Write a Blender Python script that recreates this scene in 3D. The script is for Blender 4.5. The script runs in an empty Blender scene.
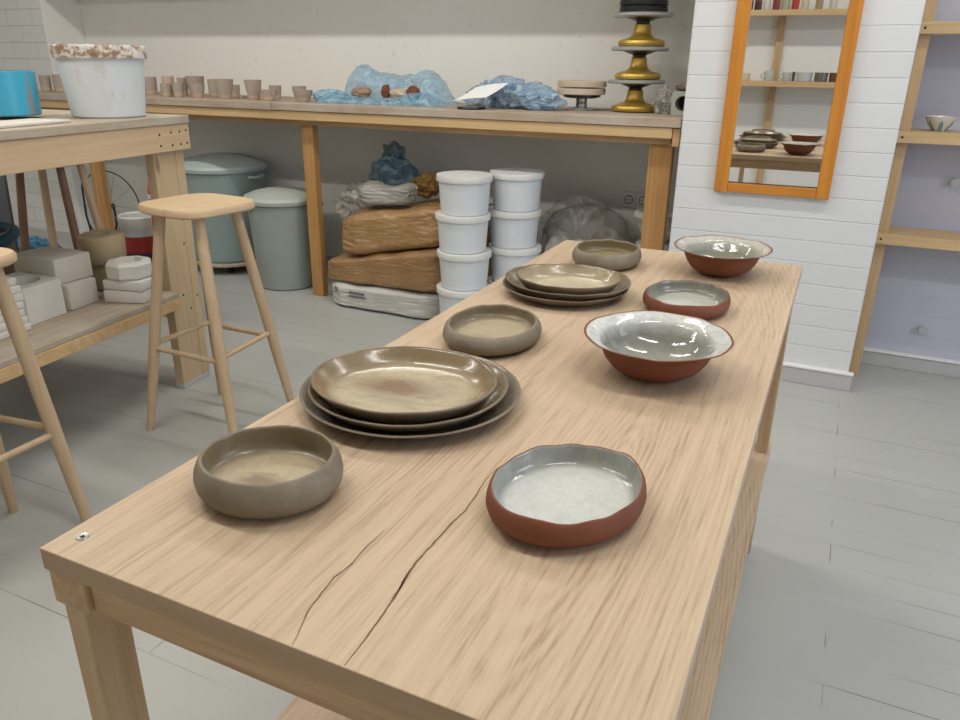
import bpy, bmesh, math, random
from mathutils import Vector, Matrix, noise
PI = math.pi
random.seed(7)
S = bpy.context.scene
C = S.collection

# ------------------------------------------------------------------ camera
cam_d = bpy.data.cameras.new('camera')
cam = bpy.data.objects.new('camera', cam_d); C.objects.link(cam)
cam_d.sensor_width = 36.0
cam_d.lens = 749.4 / 960 * 36
cam_d.clip_start = 0.02
yaw, pitch, roll = math.radians(24.906), math.radians(21.539), math.radians(0.748)
F = Vector((-math.sin(yaw) * math.cos(pitch), math.cos(yaw) * math.cos(pitch), -math.sin(pitch)))
R0 = Vector((math.cos(yaw), math.sin(yaw), 0)); U0 = R0.cross(F)
R1 = math.cos(roll) * R0 + math.sin(roll) * U0
U1 = -math.sin(roll) * R0 + math.cos(roll) * U0
m = Matrix((R1, U1, -F)).transposed().to_4x4(); m.translation = Vector((0, 0, 1.2))
cam.matrix_world = m
S.camera = cam

# ------------------------------------------------------------------ world, exposure, lights
S.view_settings.view_transform = 'Standard'
S.view_settings.look = 'None'
S.view_settings.gamma = 1
S.view_settings.use_curve_mapping = False
S.view_settings.exposure = -0.06
w = bpy.data.worlds.new('world'); S.world = w; w.use_nodes = True
w.node_tree.nodes['Background'].inputs[0].default_value = (0.75, 0.82, 0.95, 1)
w.node_tree.nodes['Background'].inputs[1].default_value = 0.45

def area(name, loc, sx, sy, power, col, rot=(0, 0, 0)):
    d = bpy.data.lights.new(name, 'AREA'); d.shape = 'RECTANGLE'; d.size = sx; d.size_y = sy
    d.energy = power; d.color = col
    o = bpy.data.objects.new(name, d); C.objects.link(o); o.location = loc; o.rotation_euler = rot
    return o
WARM = (1.0, 0.955, 0.89)
TUBES = [(-3.3, 2.3), (-1.45, 2.3), (0.4, 2.3), (-3.3, 0.7), (-1.45, 0.7), (0.4, 0.7)]
TP = {(-3.3, 2.3): 17, (-1.45, 2.3): 16, (0.4, 2.3): 13, (-3.3, 0.7): 19, (-1.45, 0.7): 19, (0.4, 0.7): 15}
for (x, y) in TUBES:
    area('ceiling_tube_light', (x, y, 2.56), 1.2, 0.10, TP[(x, y)], WARM)
# cool fill lamp added at the right wall to tint the niche bluish
area('cool_fill_light', (2.35, 1.3, 1.55), 1.5, 1.2, 30, (0.70, 0.80, 1.0), (0, math.radians(90), 0))

# ------------------------------------------------------------------ helpers
def bm_new(): return bmesh.new()

def box(bm, c, s, rot=0.0, bev=0.0, tilt=None):
    r = bmesh.ops.create_cube(bm, size=1.0)
    vs = r['verts']
    M = Matrix.Translation(Vector(c)) @ Matrix.Rotation(rot, 4, 'Z')
    if tilt is not None: M = M @ tilt
    for v in vs:
        v.co = M @ Vector((v.co.x * s[0], v.co.y * s[1], v.co.z * s[2]))
    if bev > 0:
        es = list({e for v in vs for e in v.link_edges})
        bmesh.ops.bevel(bm, geom=es, offset=bev, segments=2, affect='EDGES', profile=0.5)
    return bm

def span(bm, a, b, bev=0.0):
    return box(bm, [(a[i] + b[i]) / 2 for i in range(3)], [abs(b[i] - a[i]) for i in range(3)], bev=bev)

def cyl(bm, p0, p1, r0, r1=None, seg=20, caps=True):
    if r1 is None: r1 = r0
    p0 = Vector(p0); p1 = Vector(p1); d = (p1 - p0)
    q = d.to_track_quat('Z', 'Y').to_matrix()
    rings = []
    for p, r in ((p0, r0), (p1, r1)):
        rings.append([bm.verts.new(p + q @ Vector((r * math.cos(2 * PI * i / seg), r * math.sin(2 * PI * i / seg), 0))) for i in range(seg)])
    for i in range(seg):
        j = (i + 1) % seg
        bm.faces.new((rings[0][i], rings[0][j], rings[1][j], rings[1][i]))
    if caps:
        bm.faces.new(list(reversed(rings[0]))); bm.faces.new(rings[1])
    return bm

def tube(bm, pts, r, seg=10, closed=False):
    pts = [Vector(p) for p in pts]; n = len(pts); rings = []
    up = Vector((0, 0, 1))
    for i, p in enumerate(pts):
        a = pts[(i - 1) % n] if (closed or i > 0) else p
        b = pts[(i + 1) % n] if (closed or i < n - 1) else p
        t = (b - a).normalized()
        ref = up if abs(t.dot(up)) < 0.95 else Vector((1, 0, 0))
        s = t.cross(ref).normalized(); u = s.cross(t)
        rings.append([bm.verts.new(p + r * (math.cos(2 * PI * k / seg) * s + math.sin(2 * PI * k / seg) * u)) for k in range(seg)])
    m_ = n if closed else n - 1
    for i in range(m_):
        A, B = rings[i], rings[(i + 1) % n]
        for k in range(seg):
            l = (k + 1) % seg
            bm.faces.new((A[k], A[l], B[l], B[k]))
    if not closed:
        bm.faces.new(list(reversed(rings[0]))); bm.faces.new(rings[-1])
    return bm

def lathe(bm, prof, seg=48, c=(0, 0, 0), sx=1.0, sy=1.0, rot=0.0, warp=None, split=None):
    """prof: (r, z) pairs; first and last may have r=0.  warp(ang, r, z, i) -> (r, z).  faces from index split on get material 1"""
    rings = []
    cr, sr = math.cos(rot), math.sin(rot)
    for i, (r, z) in enumerate(prof):
        if r < 1e-6:
            zz = z
            rings.append([bm.verts.new((c[0], c[1], c[2] + zz))]); continue
        ring = []
        for k in range(seg):
            a = 2 * PI * k / seg
            rr, zz = (r, z) if warp is None else warp(a, r, z, i)
            x, y = rr * sx * math.cos(a), rr * sy * math.sin(a)
            ring.append(bm.verts.new((c[0] + x * cr - y * sr, c[1] + x * sr + y * cr, c[2] + zz)))
        rings.append(ring)
    for i in range(len(rings) - 1):
        A, B = rings[i], rings[i + 1]
        for k in range(seg):
            l = (k + 1) % seg
            if len(A) == 1 and len(B) == 1: break
            if len(A) == 1: f = bm.faces.new((A[0], B[l], B[k]))
            elif len(B) == 1: f = bm.faces.new((A[k], A[l], B[0]))
            else: f = bm.faces.new((A[k], A[l], B[l], B[k]))
            if split is not None and i >= split: f.material_index = 1
    return bm

def obj(name, bm, mats, parent=None, loc=None, smooth=True, angle=35, rz=0.0):
    bmesh.ops.recalc_face_normals(bm, faces=bm.faces)
    me = bpy.data.meshes.new(name); bm.to_mesh(me); bm.free()
    for mm in (mats if isinstance(mats, (list, tuple)) else [mats]): me.materials.append(mm)
    if smooth:
        me.polygons.foreach_set('use_smooth', [True] * len(me.polygons))
        me.set_sharp_from_angle(angle=math.radians(angle))
    o = bpy.data.objects.new(name, me); C.objects.link(o)
    if parent: o.parent = parent
    if loc: o.location = loc
    o.rotation_euler.z = rz
    return o

def tag(o, label, cat, group=None):
    o['label'] = label; o['category'] = cat
    if group: o['group'] = group
    return o

def thing(name, label, cat, loc=(0, 0, 0), rotz=0, group=None):
    o = bpy.data.objects.new(name, None); C.objects.link(o)
    o.empty_display_size = 0.05
    o.location = loc; o.rotation_euler = (0, 0, rotz)
    return tag(o, label, cat, group)

def struct(name, bm, mats, **k):
    o = obj(name, bm, mats, **k); o['kind'] = 'structure'; return o

def dup(root, loc, rotz=None, label=None, group=None, scale=None):
    r = root.copy(); C.objects.link(r); r.location = loc
    if rotz is not None: r.rotation_euler = (0, 0, rotz)
    if label: r['label'] = label
    if group: r['group'] = group
    if scale: r.scale = scale
    for ch in list(root.children):
        c_ = ch.copy(); C.objects.link(c_); c_.parent = r
        for g_ in ch.children:
            d_ = g_.copy(); C.objects.link(d_); d_.parent = c_
    return r

# ------------------------------------------------------------------ materials
class NT:
    def __init__(s, name):
        s.m = bpy.data.materials.new(name); s.m.use_nodes = True
        s.t = s.m.node_tree; s.n = s.t.nodes; s.l = s.t.links
        s.b = s.n['Principled BSDF']; s.out = s.n['Material Output']
        s.tc = s.n.new('ShaderNodeTexCoord')
    def node(s, t, **k):
        x = s.n.new(t)
        for a, v in k.items(): setattr(x, a, v)
        return x
    def link(s, a, b): s.l.new(a, b)
    def mapping(s, scale=(1, 1, 1), rot=(0, 0, 0), loc=(0, 0, 0), src='Object'):
        mp = s.node('ShaderNodeMapping')
        mp.inputs['Scale'].default_value = scale; mp.inputs['Rotation'].default_value = rot; mp.inputs['Location'].default_value = loc
        s.link(s.tc.outputs[src], mp.inputs['Vector']); return mp.outputs['Vector']
    def noise(s, vec, scale=5, detail=4, rough=0.5, dist=0.0):
        x = s.node('ShaderNodeTexNoise')
        x.inputs['Scale'].default_value = scale; x.inputs['Detail'].default_value = detail
        x.inputs['Roughness'].default_value = rough; x.inputs['Distortion'].default_value = dist
        s.link(vec, x.inputs['Vector']); return x.outputs['Fac']
    def ramp(s, fac, stops):
        x = s.node('ShaderNodeValToRGB'); e = x.color_ramp.elements
        while len(e) > 1: e.remove(e[-1])
        e[0].position = stops[0][0]; e[0].color = (*stops[0][1], 1) if len(stops[0][1]) == 3 else stops[0][1]
        for p, c in stops[1:]:
            q = e.new(p); q.color = (*c, 1) if len(c) == 3 else c
        s.link(fac, x.inputs['Fac']); return x.outputs['Color']
    def mix(s, fac, a, b, mode='MIX'):
        x = s.node('ShaderNodeMix', data_type='RGBA', blend_type=mode)
        if isinstance(fac, (int, float)): x.inputs[0].default_value = fac
        else: s.link(fac, x.inputs[0])
        for v, i in ((a, 6), (b, 7)):
            if isinstance(v, tuple): x.inputs[i].default_value = (*v, 1)
            else: s.link(v, x.inputs[i])
        return x.outputs[2]
    def math(s, op, a, b=None):
        x = s.node('ShaderNodeMath', operation=op)
        for v, i in ((a, 0), (b, 1)):
            if v is None: continue
            if isinstance(v, (int, float)): x.inputs[i].default_value = v
            else: s.link(v, x.inputs[i])
        return x.outputs[0]
    def bump(s, h, strength=0.2, dist=0.01):
        x = s.node('ShaderNodeBump'); x.inputs['Strength'].default_value = strength; x.inputs['Distance'].default_value = dist
        s.link(h, x.inputs['Height']); s.link(x.outputs[0], s.b.inputs['Normal'])
    def col(s, c):
        if isinstance(c, tuple): s.b.inputs['Base Color'].default_value = (*c, 1)
        else: s.link(c, s.b.inputs['Base Color'])
    def rough(s, v): s.b.inputs['Roughness'].default_value = v
    def sep(s, vec):
        x = s.node('ShaderNodeSeparateXYZ'); s.link(vec, x.inputs[0]); return x.outputs

def plain(name, c, rough=0.6, metal=0.0, var=0.12, scale=14, bump=0.05, spec=0.5):
    t = NT(name); n = t.noise(t.mapping(), scale, 5, 0.6)
    t.col(t.mix(n, tuple(v * (1 - var) for v in c), tuple(min(1, v * (1 + var)) for v in c)))
    t.rough(rough); t.b.inputs['Metallic'].default_value = metal
    t.b.inputs['Specular IOR Level'].default_value = spec
    if bump: t.bump(n, bump, 0.01)
    return t.m

def wood(name, light, dark, axis='X', scale=1.0, rough=0.55, knots=False, contrast=1.0, stain=None):
    t = NT(name)
    st = {'X': (1.2, 22, 22), 'Y': (22, 1.2, 22), 'Z': (22, 22, 1.2)}[axis]
    v = t.mapping(tuple(q * scale for q in st))
    n1 = t.noise(v, 1.0, 5, 0.6, 1.6)
    v2 = t.mapping(tuple(q * scale * 6 for q in st))
    n2 = t.noise(v2, 1.0, 3, 0.6)
    f = t.math('ADD', t.math('MULTIPLY', n1, 0.75), t.math('MULTIPLY', n2, 0.25))
    d = tuple(l + (k - l) * contrast for l, k in zip(light, dark))
    c = t.ramp(f, [(0.32, d), (0.48, tuple((a + b) / 2 for a, b in zip(light, d))), (0.62, light)])
    if knots:
        vo = t.node('ShaderNodeTexVoronoi'); vo.inputs['Scale'].default_value = 1.0
        kv = {'X': (3.2, 9, 9), 'Y': (9, 3.2, 9), 'Z': (9, 9, 3.2)}[axis]
        t.link(t.mapping(kv), vo.inputs['Vector'])
        kf = t.ramp(vo.outputs['Distance'], [(0.0, (1, 1, 1)), (0.07, (0.7, 0.7, 0.7)), (0.13, (0, 0, 0))])
        c = t.mix(kf, c, tuple(q * 0.45 for q in dark))
    if stain:
        sn = t.ramp(t.noise(t.mapping((1, 1, 1)), 5, 4, 0.6), [(0.42, (0, 0, 0)), (0.65, (1, 1, 1))])
        c = t.mix(t.math('MULTIPLY', sn, stain[1]), c, stain[0])
    t.col(c); t.rough(rough); t.bump(f, 0.12, 0.002)
    return t.m

def painted_brick(name, base, joint, bw, rh, off, bumpd=0.004, axis='XZ', mortar=0.0035, var=0.035):
    t = NT(name)
    so = t.sep(t.mapping((1, 1, 1)))
    cb = t.node('ShaderNodeCombineXYZ')
    wob = t.noise(t.mapping((2.0, 2.0, 2.0)), 2.0, 3, 0.5)
    t.link(so[0] if axis == 'XZ' else so[1], cb.inputs[0])
    t.link(t.math('ADD', so[2], t.math('MULTIPLY', t.math('SUBTRACT', wob, 0.5), 0.006)), cb.inputs[1])
    mp = t.node('ShaderNodeMapping'); mp.inputs['Location'].default_value = (off[0], off[1], 0)
    t.link(cb.outputs[0], mp.inputs['Vector'])
    br = t.node('ShaderNodeTexBrick'); br.inputs['Scale'].default_value = 1.0
    br.inputs['Brick Width'].default_value = bw; br.inputs['Row Height'].default_value = rh
    br.inputs['Mortar Size'].default_value = mortar; br.inputs['Mortar Smooth'].default_value = 0.6
    br.inputs['Color1'].default_value = (*base, 1); br.inputs['Color2'].default_value = (*[v * (1 - var) for v in base], 1)
    br.inputs['Mortar'].default_value = (*joint, 1)  # joint grey paints in the shadow lines between courses, plus slight dirt
    t.link(mp.outputs[0], br.inputs['Vector'])
    n = t.noise(t.mapping((1, 1, 1)), 26, 5, 0.6)
    t.col(t.mix(t.math('MULTIPLY', n, 0.10), br.outputs['Color'], tuple(v * 0.8 for v in base)))
    h = t.math('ADD', t.math('MULTIPLY', br.outputs['Fac'], -1.0), t.math('MULTIPLY', n, 0.35))
    t.bump(h, 0.55, bumpd); t.rough(0.6)
    return t.m

def plaster(name, base, spots=True):
    t = NT(name)
    n = t.noise(t.mapping((1, 1, 1)), 1.6, 5, 0.6)
    c = t.mix(n, tuple(v * 0.94 for v in base), tuple(min(1, v * 1.04) for v in base))
    if spots:
        k = t.ramp(t.noise(t.mapping((1, 1, 1)), 34, 2, 0.5), [(0.27, (1, 1, 1)), (0.30, (0, 0, 0))])
        c = t.mix(t.math('MULTIPLY', k, 0.35), c, tuple(v * 0.6 for v in base))
    t.col(c); t.rough(0.7); t.bump(t.noise(t.mapping((1, 1, 1)), 30, 4, 0.6), 0.12, 0.004)
    return t.m

# glazes: pigment pools by radius from the pot's own centre
def glaze(name, ab, centre, mid, wall, rim, r0, r1, edge=0.9, spot=None, spot_at=(0, 0), spot_r=0.35, rough=0.12, nz=1.0, streak=None, streak_amt=0.4, rust=None):
    """radii are fractions of the pot's own radius"""
    t = NT(name)
    v = t.mapping((1 / ab[0], 1 / ab[1], 0.0))
    ln = t.node('ShaderNodeVectorMath', operation='LENGTH'); t.link(v, ln.inputs[0])
    nn = t.noise(t.mapping((1, 1, 1)), 20, 5, 0.65, 0.8)
    nl = t.noise(t.mapping((9, 26, 9), rot=(0, 0, 0.4)), 1.2, 5, 0.65, 0.7)
    nf = t.noise(t.mapping((1, 1, 1)), 90, 4, 0.7, 0.3)
    r = t.math('ADD', ln.outputs['Value'], t.math('MULTIPLY', t.math('SUBTRACT', nn, 0.5), 0.30 * nz))
    c = t.ramp(r, [(0, centre), (r0, mid), (r1, wall), (max(edge, r1 + 0.01), wall), (1.0, rim)])
    sk_ = streak or tuple(x * 0.65 for x in mid)
    c = t.mix(t.math('MULTIPLY', t.ramp(nl, [(0.46, (0, 0, 0)), (0.70, (1, 1, 1))]), streak_amt), c, sk_)
    if rust:
        rn = t.noise(t.mapping((1, 1, 1), loc=(3.1, 1.7, 0)), 9, 4, 0.6, 0.6)
        kr = t.math('MULTIPLY', t.ramp(rn, [(0.50, (0, 0, 0)), (0.64, (1, 1, 1))]), t.ramp(r, [(r0 * 0.9, (0, 0, 0)), (r1, (1, 1, 1))]))
        c = t.mix(t.math('MULTIPLY', kr, 0.8), c, rust)
    if spot:
        v2 = t.node('ShaderNodeMapping'); v2.inputs['Location'].default_value = (-spot_at[0], -spot_at[1] * 1.8, 0); v2.inputs['Scale'].default_value = (1 / ab[0], 1.8 / ab[1], 0)
        t.link(t.tc.outputs['Object'], v2.inputs['Vector'])
        l2 = t.node('ShaderNodeVectorMath', operation='LENGTH'); t.link(v2.outputs[0], l2.inputs[0])
        rr = t.math('ADD', l2.outputs['Value'], t.math('MULTIPLY', t.math('SUBTRACT', nl, 0.5), 1.3))
        k = t.node('ShaderNodeMapRange'); k.inputs['From Min'].default_value = spot_r; k.inputs['From Max'].default_value = spot_r * 0.3
        t.link(rr, k.inputs['Value'])
        c = t.mix(t.math('MULTIPLY', k.outputs[0], 0.85), c, spot)
    c = t.mix(t.math('MULTIPLY', t.ramp(nf, [(0.35, (1, 1, 1)), (0.55, (0, 0, 0))]), 0.22), c, tuple(x * 0.5 for x in mid))
    t.col(c); t.rough(rough)
    t.b.inputs['Coat Weight'].default_value = 0.12; t.b.inputs['Coat Roughness'].default_value = 0.05
    t.bump(t.math('ADD', nn, t.math('MULTIPLY', nl, 0.6)), 0.16, 0.004)
    return t.m

def clay(name, c, rough=0.8, c2=None, sc=9, bump=0.25):
    t = NT(name); n = t.noise(t.mapping((1, 1, 1)), sc, 5, 0.65); f = t.noise(t.mapping((1, 1, 1)), 220, 3, 0.6)
    c2 = c2 or tuple(v * 0.7 for v in c)
    col = t.mix(t.ramp(n, [(0.35, (0, 0, 0)), (0.65, (1, 1, 1))]), c2, c)
    col = t.mix(t.math('MULTIPLY', f, 0.25), col, tuple(v * 0.6 for v in c))
    t.col(col); t.rough(rough)
    t.bump(t.math('ADD', t.math('MULTIPLY', n, 1.0), t.math('MULTIPLY', f, 0.12)), bump, 0.004)
    return t.m

def film(name, c, alpha, rough=0.22, var=0.5, sc=16, light=None):
    """thin crinkled plastic film: part see-through, part coloured"""
    t = NT(name); n = t.noise(t.mapping((1, 1, 1)), sc, 5, 0.7, 1.0)
    hi = light or tuple(min(1, v * 1.6) for v in c)
    t.col(t.mix(t.ramp(n, [(0.35, (0, 0, 0)), (0.7, (1, 1, 1))]), c, hi)); t.rough(rough)
    a = t.node('ShaderNodeMapRange'); a.inputs['From Min'].default_value = 0.3; a.inputs['From Max'].default_value = 0.7
    a.inputs['To Min'].default_value = max(0, alpha - var / 2); a.inputs['To Max'].default_value = min(1, alpha + var / 2)
    t.link(n, a.inputs['Value']); t.link(a.outputs[0], t.b.inputs['Alpha'])
    t.bump(n, 0.35, 0.01)
    return t.m

M = {}
M['white_wall'] = plaster('white_wall_paint', (0.82, 0.81, 0.765))
M['white_brick'] = painted_brick('white_painted_brick', (0.70, 0.715, 0.715), (0.655, 0.665, 0.665), 9.0, 0.0845, (2.0, -0.072), 0.003)
M['left_brick'] = painted_brick('left_painted_brick', (0.70, 0.70, 0.68), (0.58, 0.58, 0.56), 0.24, 0.098, (0.1, -0.02), 0.005)
M['niche_wall'] = painted_brick('niche_brick_shade_tint', (0.55, 0.56, 0.65), (0.53, 0.54, 0.62), 9.0, 0.0845, (3.0, -0.072), 0.001, mortar=0.002)  # white brick; its lilac shade is mixed into the base colour
M['ceiling'] = plain('ceiling_paint', (0.8, 0.8, 0.78), 0.8)
M['base_grey'] = plain('grey_baseboard_paint', (0.48, 0.48, 0.475), 0.5, var=0.05)
M['ledge_white'] = plain('white_ledge_paint', (0.78, 0.78, 0.77), 0.5, var=0.04)

# painted floorboards running across the room
t = NT('painted_floorboards')
so = t.sep(t.mapping((1, 1, 1)))
cb = t.node('ShaderNodeCombineXYZ'); t.link(so[0], cb.inputs[0]); t.link(so[1], cb.inputs[1])
mp = t.node('ShaderNodeMapping'); mp.inputs['Location'].default_value = (-0.148 + 3.6, -1.5 + 0.0915 * 40, 0); t.link(cb.outputs[0], mp.inputs['Vector'])
br = t.node('ShaderNodeTexBrick', offset=0.37, offset_frequency=3); br.inputs['Scale'].default_value = 1
br.inputs['Brick Width'].default_value = 3.6; br.inputs['Row Height'].default_value = 0.0915
br.inputs['Mortar Size'].default_value = 0.0011; br.inputs['Mortar Smooth'].default_value = 0.1
br.inputs['Color1'].default_value = (0.42, 0.43, 0.41, 1); br.inputs['Color2'].default_value = (0.44, 0.45, 0.43, 1); br.inputs['Mortar'].default_value = (0.12, 0.11, 0.09, 1)
t.link(mp.outputs[0], br.inputs['Vector'])
pn = t.noise(t.mapping((1, 1, 1)), 3.0, 4, 0.6)
fade = t.ramp(t.noise(t.mapping((1.1, 9, 1)), 1.0, 2, 0.5), [(0.50, (0, 0, 0)), (0.60, (1, 1, 1))])
flat = t.mix(pn, (0.405, 0.415, 0.395), (0.465, 0.475, 0.45))
c = t.mix(t.math('MULTIPLY', br.outputs['Fac'], fade), flat, (0.13, 0.12, 0.10))
spk = t.ramp(t.noise(t.mapping((1, 1, 1)), 60, 2, 0.5), [(0.24, (1, 1, 1)), (0.26, (0, 0, 0))])
c = t.mix(t.math('MULTIPLY', spk, 0.3), c, (0.2, 0.19, 0.17))
t.col(c); t.b.inputs['Roughness'].default_value = 0.42
hb = t.math('ADD', t.math('MULTIPLY', br.outputs['Fac'], -1.0), t.math('MULTIPLY', t.noise(t.mapping((3, 30, 3)), 1.0, 3, 0.6), 0.3))
t.bump(hb, 0.3, 0.002)
M['floor'] = t.m

# oak laminate table top, grain along Y
t = NT('oak_laminate')
v = t.mapping((5.5, 0.75, 1)); wv = t.node('ShaderNodeTexWave', wave_type='BANDS', bands_direction='X')
wv.inputs['Scale'].default_value = 2.2; wv.inputs['Distortion'].default_value = 14.0; wv.inputs['Detail'].default_value = 2.0
wv.inputs['Detail Scale'].default_value = 0.5; wv.inputs['Detail Roughness'].default_value = 0.5
t.link(v, wv.inputs['Vector'])
n1 = t.noise(t.mapping((30, 1.6, 1)), 1.0, 4, 0.6, 1.2)
n2 = t.noise(t.mapping((420, 13, 1)), 1.0, 3, 0.7)
rg_ = t.node('ShaderNodeTexWave', wave_type='RINGS', rings_direction='Z'); rg_.inputs['Scale'].default_value = 7.5; rg_.inputs['Distortion'].default_value = 3.5; rg_.inputs['Detail'].default_value = 3.0; rg_.inputs['Detail Scale'].default_value = 1.2
t.link(t.mapping((6.5, 0.9, 0), loc=(-1.0, 0.35, 0)), rg_.inputs['Vector'])
rmask = t.ramp(t.noise(t.mapping((2.6, 1.2, 1), loc=(4, 2, 0)), 1.3, 2, 0.5), [(0.40, (0, 0, 0)), (0.54, (1, 1, 1))])
rings = t.math('MULTIPLY', t.math('SUBTRACT', rg_.outputs['Fac'], 0.5), t.math('MULTIPLY', rmask, 0.08))
n4 = t.noise(t.mapping((110, 5, 1)), 1.0, 4, 0.65, 0.6)
n3 = t.noise(t.mapping((2.2, 1.1, 1)), 1.0, 3, 0.5)
f = t.math('ADD', t.math('ADD', t.math('MULTIPLY', wv.outputs['Fac'], 0.05), t.math('MULTIPLY', n1, 0.15)), t.math('ADD', t.math('ADD', t.math('MULTIPLY', n2, 0.38), t.math('MULTIPLY', n4, 0.24)), t.math('MULTIPLY', n3, 0.18)))
f = t.math('ADD', f, rings)
c = t.ramp(f, [(0.38, (0.37, 0.265, 0.17)), (0.45, (0.47, 0.35, 0.235)), (0.52, (0.525, 0.40, 0.272)), (0.62, (0.565, 0.44, 0.305))])
t.col(c); t.rough(0.50); t.bump(n2, 0.10, 0.001); t.b.inputs['Specular IOR Level'].default_value = 0.35
M['table_oak'] = t.m
M['oak_edge'] = wood('oak_edge_band', (0.46, 0.32, 0.20), (0.36, 0.24, 0.14), 'X', 1.0, 0.5, contrast=0.8)
M['oak_edge_y'] = wood('oak_edge_band_side', (0.50, 0.37, 0.27), (0.42, 0.30, 0.21), 'Y', 1.0, 0.5, contrast=0.8)
M['pine_x'] = wood('pine_along_x', (0.56, 0.39, 0.22), (0.38, 0.23, 0.11), 'X', 1.0, knots=True)
M['pine_y'] = wood('pine_along_y', (0.56, 0.40, 0.24), (0.42, 0.27, 0.14), 'Y', 1.0)
M['pine_z'] = wood('pine_along_z', (0.56, 0.40, 0.24), (0.40, 0.25, 0.13), 'Z', 1.0)
M['pine_pale_y'] = wood('pale_spruce_y', (0.58, 0.44, 0.28), (0.50, 0.36, 0.21), 'Y', 0.8)
M['pine_pale_z'] = wood('pale_spruce_z', (0.58, 0.44, 0.28), (0.50, 0.36, 0.21), 'Z', 0.8, knots=True)
M['pine_orange_z'] = wood('orange_pine_z', (0.50, 0.28, 0.10), (0.36, 0.18, 0.06), 'Z', 1.0, knots=True)
M['pine_orange_x'] = wood('orange_pine_x', (0.55, 0.36, 0.18), (0.42, 0.24, 0.10), 'X', 1.0, knots=True)
M['shelf_pine'] = wood('shelf_pine', (0.62, 0.44, 0.23), (0.50, 0.33, 0.16), 'X', 1.0)
M['shelf_post'] = wood('shelf_post_pine', (0.56, 0.38, 0.20), (0.46, 0.29, 0.14), 'Z', 1.0)
M['dusty_x'] = wood('dusty_board_x', (0.46, 0.37, 0.28), (0.33, 0.25, 0.18), 'X', 1.0, 0.85, stain=((0.50, 0.46, 0.40), 0.55))
M['dusty_y'] = wood('dusty_board_y', (0.44, 0.37, 0.28), (0.30, 0.24, 0.17), 'Y', 1.0, 0.85, stain=((0.48, 0.45, 0.38), 0.6))
M['stool_wood'] = wood('stool_birch', (0.60, 0.45, 0.28), (0.52, 0.37, 0.22), 'Y', 0.9, 0.5)
M['stool_leg'] = wood('stool_birch_leg', (0.56, 0.42, 0.27), (0.46, 0.33, 0.20), 'Z', 0.9, 0.5)
M['stool_dark'] = wood('old_stool_dark_leg', (0.22, 0.13, 0.08), (0.13, 0.07, 0.04), 'Z', 0.9, 0.5)
M['frame'] = wood('varnished_pine', (0.60, 0.25, 0.035), (0.46, 0.16, 0.02), 'Z', 0.8, 0.3)
M['frame_x'] = wood('varnished_pine_x', (0.60, 0.25, 0.035), (0.44, 0.15, 0.02), 'X', 0.8, 0.3)
M['dark'] = plain('dark_gap', (0.03, 0.028, 0.025), 0.7)
M['crack'] = plain('dark_crack', (0.16, 0.10, 0.06), 0.8)
M['steel'] = plain('steel', (0.45, 0.45, 0.43), 0.35, 0.9)
M['black'] = plain('black_plastic', (0.012, 0.012, 0.013), 0.3)
M['white_plastic'] = plain('white_bucket_plastic', (0.66, 0.70, 0.72), 0.35, var=0.05, scale=6)
M['white_lid'] = plain('white_lid_plastic', (0.74, 0.74, 0.72), 0.4, var=0.08, scale=20)
M['green_bin'] = plain('grey_green_plastic', (0.31, 0.35, 0.315), 0.45, var=0.08, scale=4)
M['green_lid'] = plain('pale_green_plastic', (0.46, 0.50, 0.45), 0.45, var=0.12, scale=9)
M['blue_bin'] = plain('blue_green_plastic', (0.27, 0.345, 0.34), 0.45, var=0.08, scale=4)
M['blue_lid'] = plain('pale_blue_plastic', (0.42, 0.50, 0.47), 0.45, var=0.12, scale=9)
M['gold'] = plain('gold_hammered_paint', (0.56, 0.37, 0.075), 0.34, 0.6, var=0.2, scale=40, bump=0.2)
M['wheel_grey'] = plain('grey_cast_iron', (0.42, 0.43, 0.43), 0.4, 0.4)
M['paper'] = plain('white_paper', (0.86, 0.86, 0.85), 0.8, var=0.03)
M['gesso'] = plain('dusty_plaster', (0.58, 0.55, 0.48), 0.9, var=0.12, scale=10)
M['gesso_warm'] = plain('warm_plaster', (0.56, 0.46, 0.29), 0.9, var=0.12, scale=10)
M['gesso_white'] = plain('white_plaster', (0.66, 0.65, 0.60), 0.9, var=0.08, scale=10)
M['bisque'] = clay('dry_stoneware', (0.46, 0.38, 0.31), 0.9, (0.38, 0.31, 0.25), 5, 0.1)
t = NT('dry_stoneware_bare_foot')
n = t.noise(t.mapping((1, 1, 1)), 6, 4, 0.6); so = t.sep(t.mapping((1, 1, 1)))
ft = t.ramp(t.math('ADD', t.math('MULTIPLY', so[2], 12.0), t.math('MULTIPLY', n, 0.25)), [(0.36, (1, 1, 1)), (0.44, (0, 0, 0))])
t.col(t.mix(ft, t.mix(n, (0.36, 0.30, 0.25), (0.47, 0.39, 0.32)), (0.56, 0.44, 0.33))); t.rough(0.9); M['bisque'] = t.m
M['bisque_pale'] = clay('pale_dry_clay', (0.60, 0.50, 0.39), 0.9, (0.52, 0.43, 0.33), 5, 0.1)
M['red_clay'] = clay('red_clay', (0.205, 0.063, 0.027), 0.7, (0.150, 0.045, 0.021), 9, 0.25)
M['grey_clay'] = clay('grey_brown_clay', (0.255, 0.215, 0.155), 0.6, (0.16, 0.13, 0.09), 16, 0.6)
M['plate_clay'] = clay('dark_plate_clay', (0.20, 0.155, 0.105), 0.5, (0.12, 0.09, 0.06), 9, 0.2)

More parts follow.
